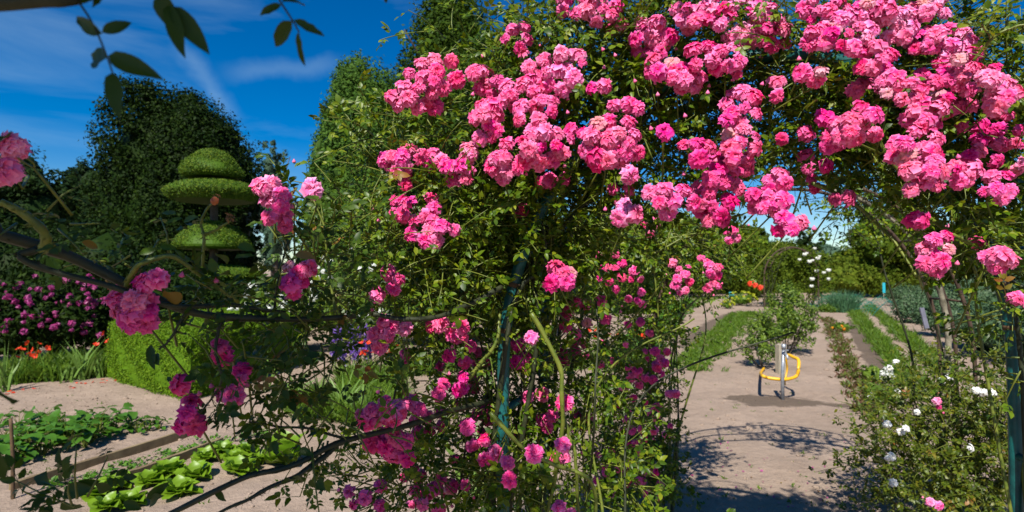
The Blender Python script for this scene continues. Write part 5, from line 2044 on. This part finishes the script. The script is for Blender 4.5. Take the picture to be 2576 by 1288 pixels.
# ---- overhead cane behind the camera's shoulder with drooping dark leaves
base = np.array([-1.9, .35, 0.])
t = thing('climbing_rose', base, 'overhead rose cane with big dark drooping leaves against the sky', 'rose')
mb = MB()
mb.add(*tube(cr([base, base+[0, 0, 1.4], np.array([-1.4, .3, 2.3]), np.array([-.9, .45, 2.15]), P(-300, -10, .55), P(-60, 8, .56), P(100, 0, .57), P(190, -6, .58), P(330, -60, .62), P(560, -160, .7), P(800, -260, .8)], 60), .012, .005, 8))
mb.build('cane', M['cane_dark'], t, True)


def traced_leaf(bx, by, tx, ty, w, Zd, roll, owner=None, mt='shaded_leaf'):
    """one leaflet from base pixel to tip pixel"""
    a, b = P(bx, by, Zd), P(tx, ty, Zd*rng.uniform(.97, 1.05))
    l = np.linalg.norm(b-a)
    V, F = leaf_blade(1, w, .3, rng.uniform(.05, .3), 6, .02)
    nr = np.array([rng.normal(0, .25), -1.0, roll])
    R = frames((b-a)[None], nr[None])[0]
    me = mk_mesh('leaf', V, F, M[mt], True)
    owner = owner or t
    link('leaf', me, owner, mat4=m4(R, a-np.array(owner.location)-(np.array(owner.parent.location) if owner.parent else 0), l))


def stalk(pts, Zd, r=.0013):
    mb = MB()
    mb.add(*tube(cr([P(a, b, Zd) for a, b in pts], 20), r, r*.7, 6))
    return mb.build('leaf_stalk', M['cane_dark'], t, True)


sk = stalk([(190, -6), (225, 45), (250, 95), (270, 145), (283, 182)], .58)
for q in [(258, 85, 170, 42, .17), (256, 82, 332, 52, .2), (270, 145, 222, 150, .26), (272, 140, 388, 184, .17), (283, 182, 290, 285, .17), (205, 10, 250, -25, .3), (232, 20, 262, -20, .2)]:
    traced_leaf(*q, .58, rng.normal(0, .35), sk)
sk = stalk([(380, -60), (420, -5), (440, 30)], .6)
for q in [(425, 10, 450, 130, .14), (430, 15, 522, 128, .17), (400, -15, 440, 78, .24), (418, -5, 385, -10, .2)]:
    traced_leaf(*q, .6, rng.normal(0, .35), sk)
sk = stalk([(660, -70), (706, 5), (735, 50), (752, 80)], .62)
for q in [(708, 12, 648, 34, .2), (735, 52, 684, 120, .2), (738, 50, 818, 90, .16), (752, 78, 756, 168, .12), (710, 5, 770, -8, .16)]:
    traced_leaf(*q, .62, rng.normal(0, .35), sk)
stalk([(940, -90), (965, -40), (970, -5)], .7)
traced_leaf(965, -40, 972, 14, .12, .7, .1)
for q in [(-20, 960, 20, 1028, .3), (-12, 1130, 8, 1215, .2), (-10, 372, 14, 330, .4)]:
    traced_leaf(*q, .7, rng.normal(0, .3))
OV_SHADE = np.array([-.9, .1, 2.5])  # unseen leaf mass, added sunward to shade the near canes and drooping leaves
curves, pos, R, sz = [], [], [], []
for k in range(760):
    p = OV_SHADE+norm(rng.normal(0, 1, 3))*[.9, .52, .22]*rng.uniform(0, 1)**.4
    d = norm(rng.normal(0, 1, 3))
    for j in range(6):
        pos.append(p+d*.03*j)
        sz.append(.08*rng.uniform(.7, 1.2))
pos, sz = np.array(pos), np.array(sz)
R = frames(rng.normal(0, 1, pos.shape), Zup+rng.normal(0, .5, pos.shape))
x, y = project(pos+R[:, :, 1]*sz[:, None]*.6)
ok = ~((x > -30) & (x < 2600) & (y > -60) & (y < 1400) & (pos[:, 1] > 0)) & (np.linalg.norm(pos-[0, 0, CAMZ], axis=1) > .45)
pos, R, sz = pos[ok], R[ok], sz[ok]
mb = MB()
merge_leaves(mb, rng.integers(0, len(COMP), len(pos)), pos, R, sz)
mb.build('foliage', M['shaded_leaf'], t, True)['kind'] = 'stuff'

# single larger leaves along the low cane and the incoming branch
for q in [(370, 1255, 423, 1215, .2), (377, 1267, 397, 1247, .22), (310, 1262, 357, 1282, .24), (187, 1220, 247, 1214, .22), (243, 1225, 277, 1227, .24), (160, 1239, 220, 1229, .25), (153, 1265, 213, 1282, .26), (127, 1222, 97, 1205, .25), (693, 1109, 693, 1140, .28), (687, 1092, 660, 1097, .26), (687, 1092, 713, 1104, .24), (753, 1129, 785, 1145, .26), (720, 1200, 730, 1222, .28), (750, 1195, 752, 1212, .3), (782, 1205, 790, 1232, .28), (800, 1205, 812, 1232, .3), (635, 1118, 640, 1138, .28), (378, 868, 380, 925, .18), (392, 890, 398, 918, .24), (545, 1230, 562, 1262, .26)]:
    traced_leaf(*q, 1.24, rng.normal(0, .4), ROSE_LEFT)
for q in [(540, 686, 530, 648, .3), (543, 696, 513, 683, .3), (547, 696, 573, 679, .3), (600, 616, 637, 626, .24), (350, 639, 397, 624, .2), (403, 619, 443, 626, .26), (460, 549, 413, 556, .2), (443, 539, 407, 533, .2), (463, 556, 497, 544, .2), (257, 651, 293, 653, .2), (545, 640, 575, 655, .28), (590, 650, 640, 640, .25)]:
    traced_leaf(*q, 1.22, rng.normal(.5, .3), ROSE_LEFT, 'rose_leaf')
for q in [(205, 609, 253, 623, .22), (743, 639, 790, 646, .24), (425, 735, 445, 760, .35)]:
    traced_leaf(*q, 1.2, rng.normal(.3, .3), ROSE_LEFT, 'old_leaf')

# fallen petals and dry leaf scraps under the arches
mb = MB()
for k in range(260):
    q = np.array([rng.uniform(-.6, 3.2), rng.uniform(3.4, 5.6), 0.])
    if k % 3 == 0:
        q = np.array([rng.normal(1.2, .7), rng.normal(3.9, .4), 0.])
    q[2] = gnoise(q[0], q[1])+.008
    mb.add(*flakes(q[None], Zup[None], rng.uniform(.012, .028), .7, .3), M['pinkfar'] if k % 4 else M['old_leaf'])
tag(mb.build('fallen_rose_petals', M['pinkfar']), 'fallen pink rose petals and leaf scraps on the soil under the arches', 'petals', kind='stuff')
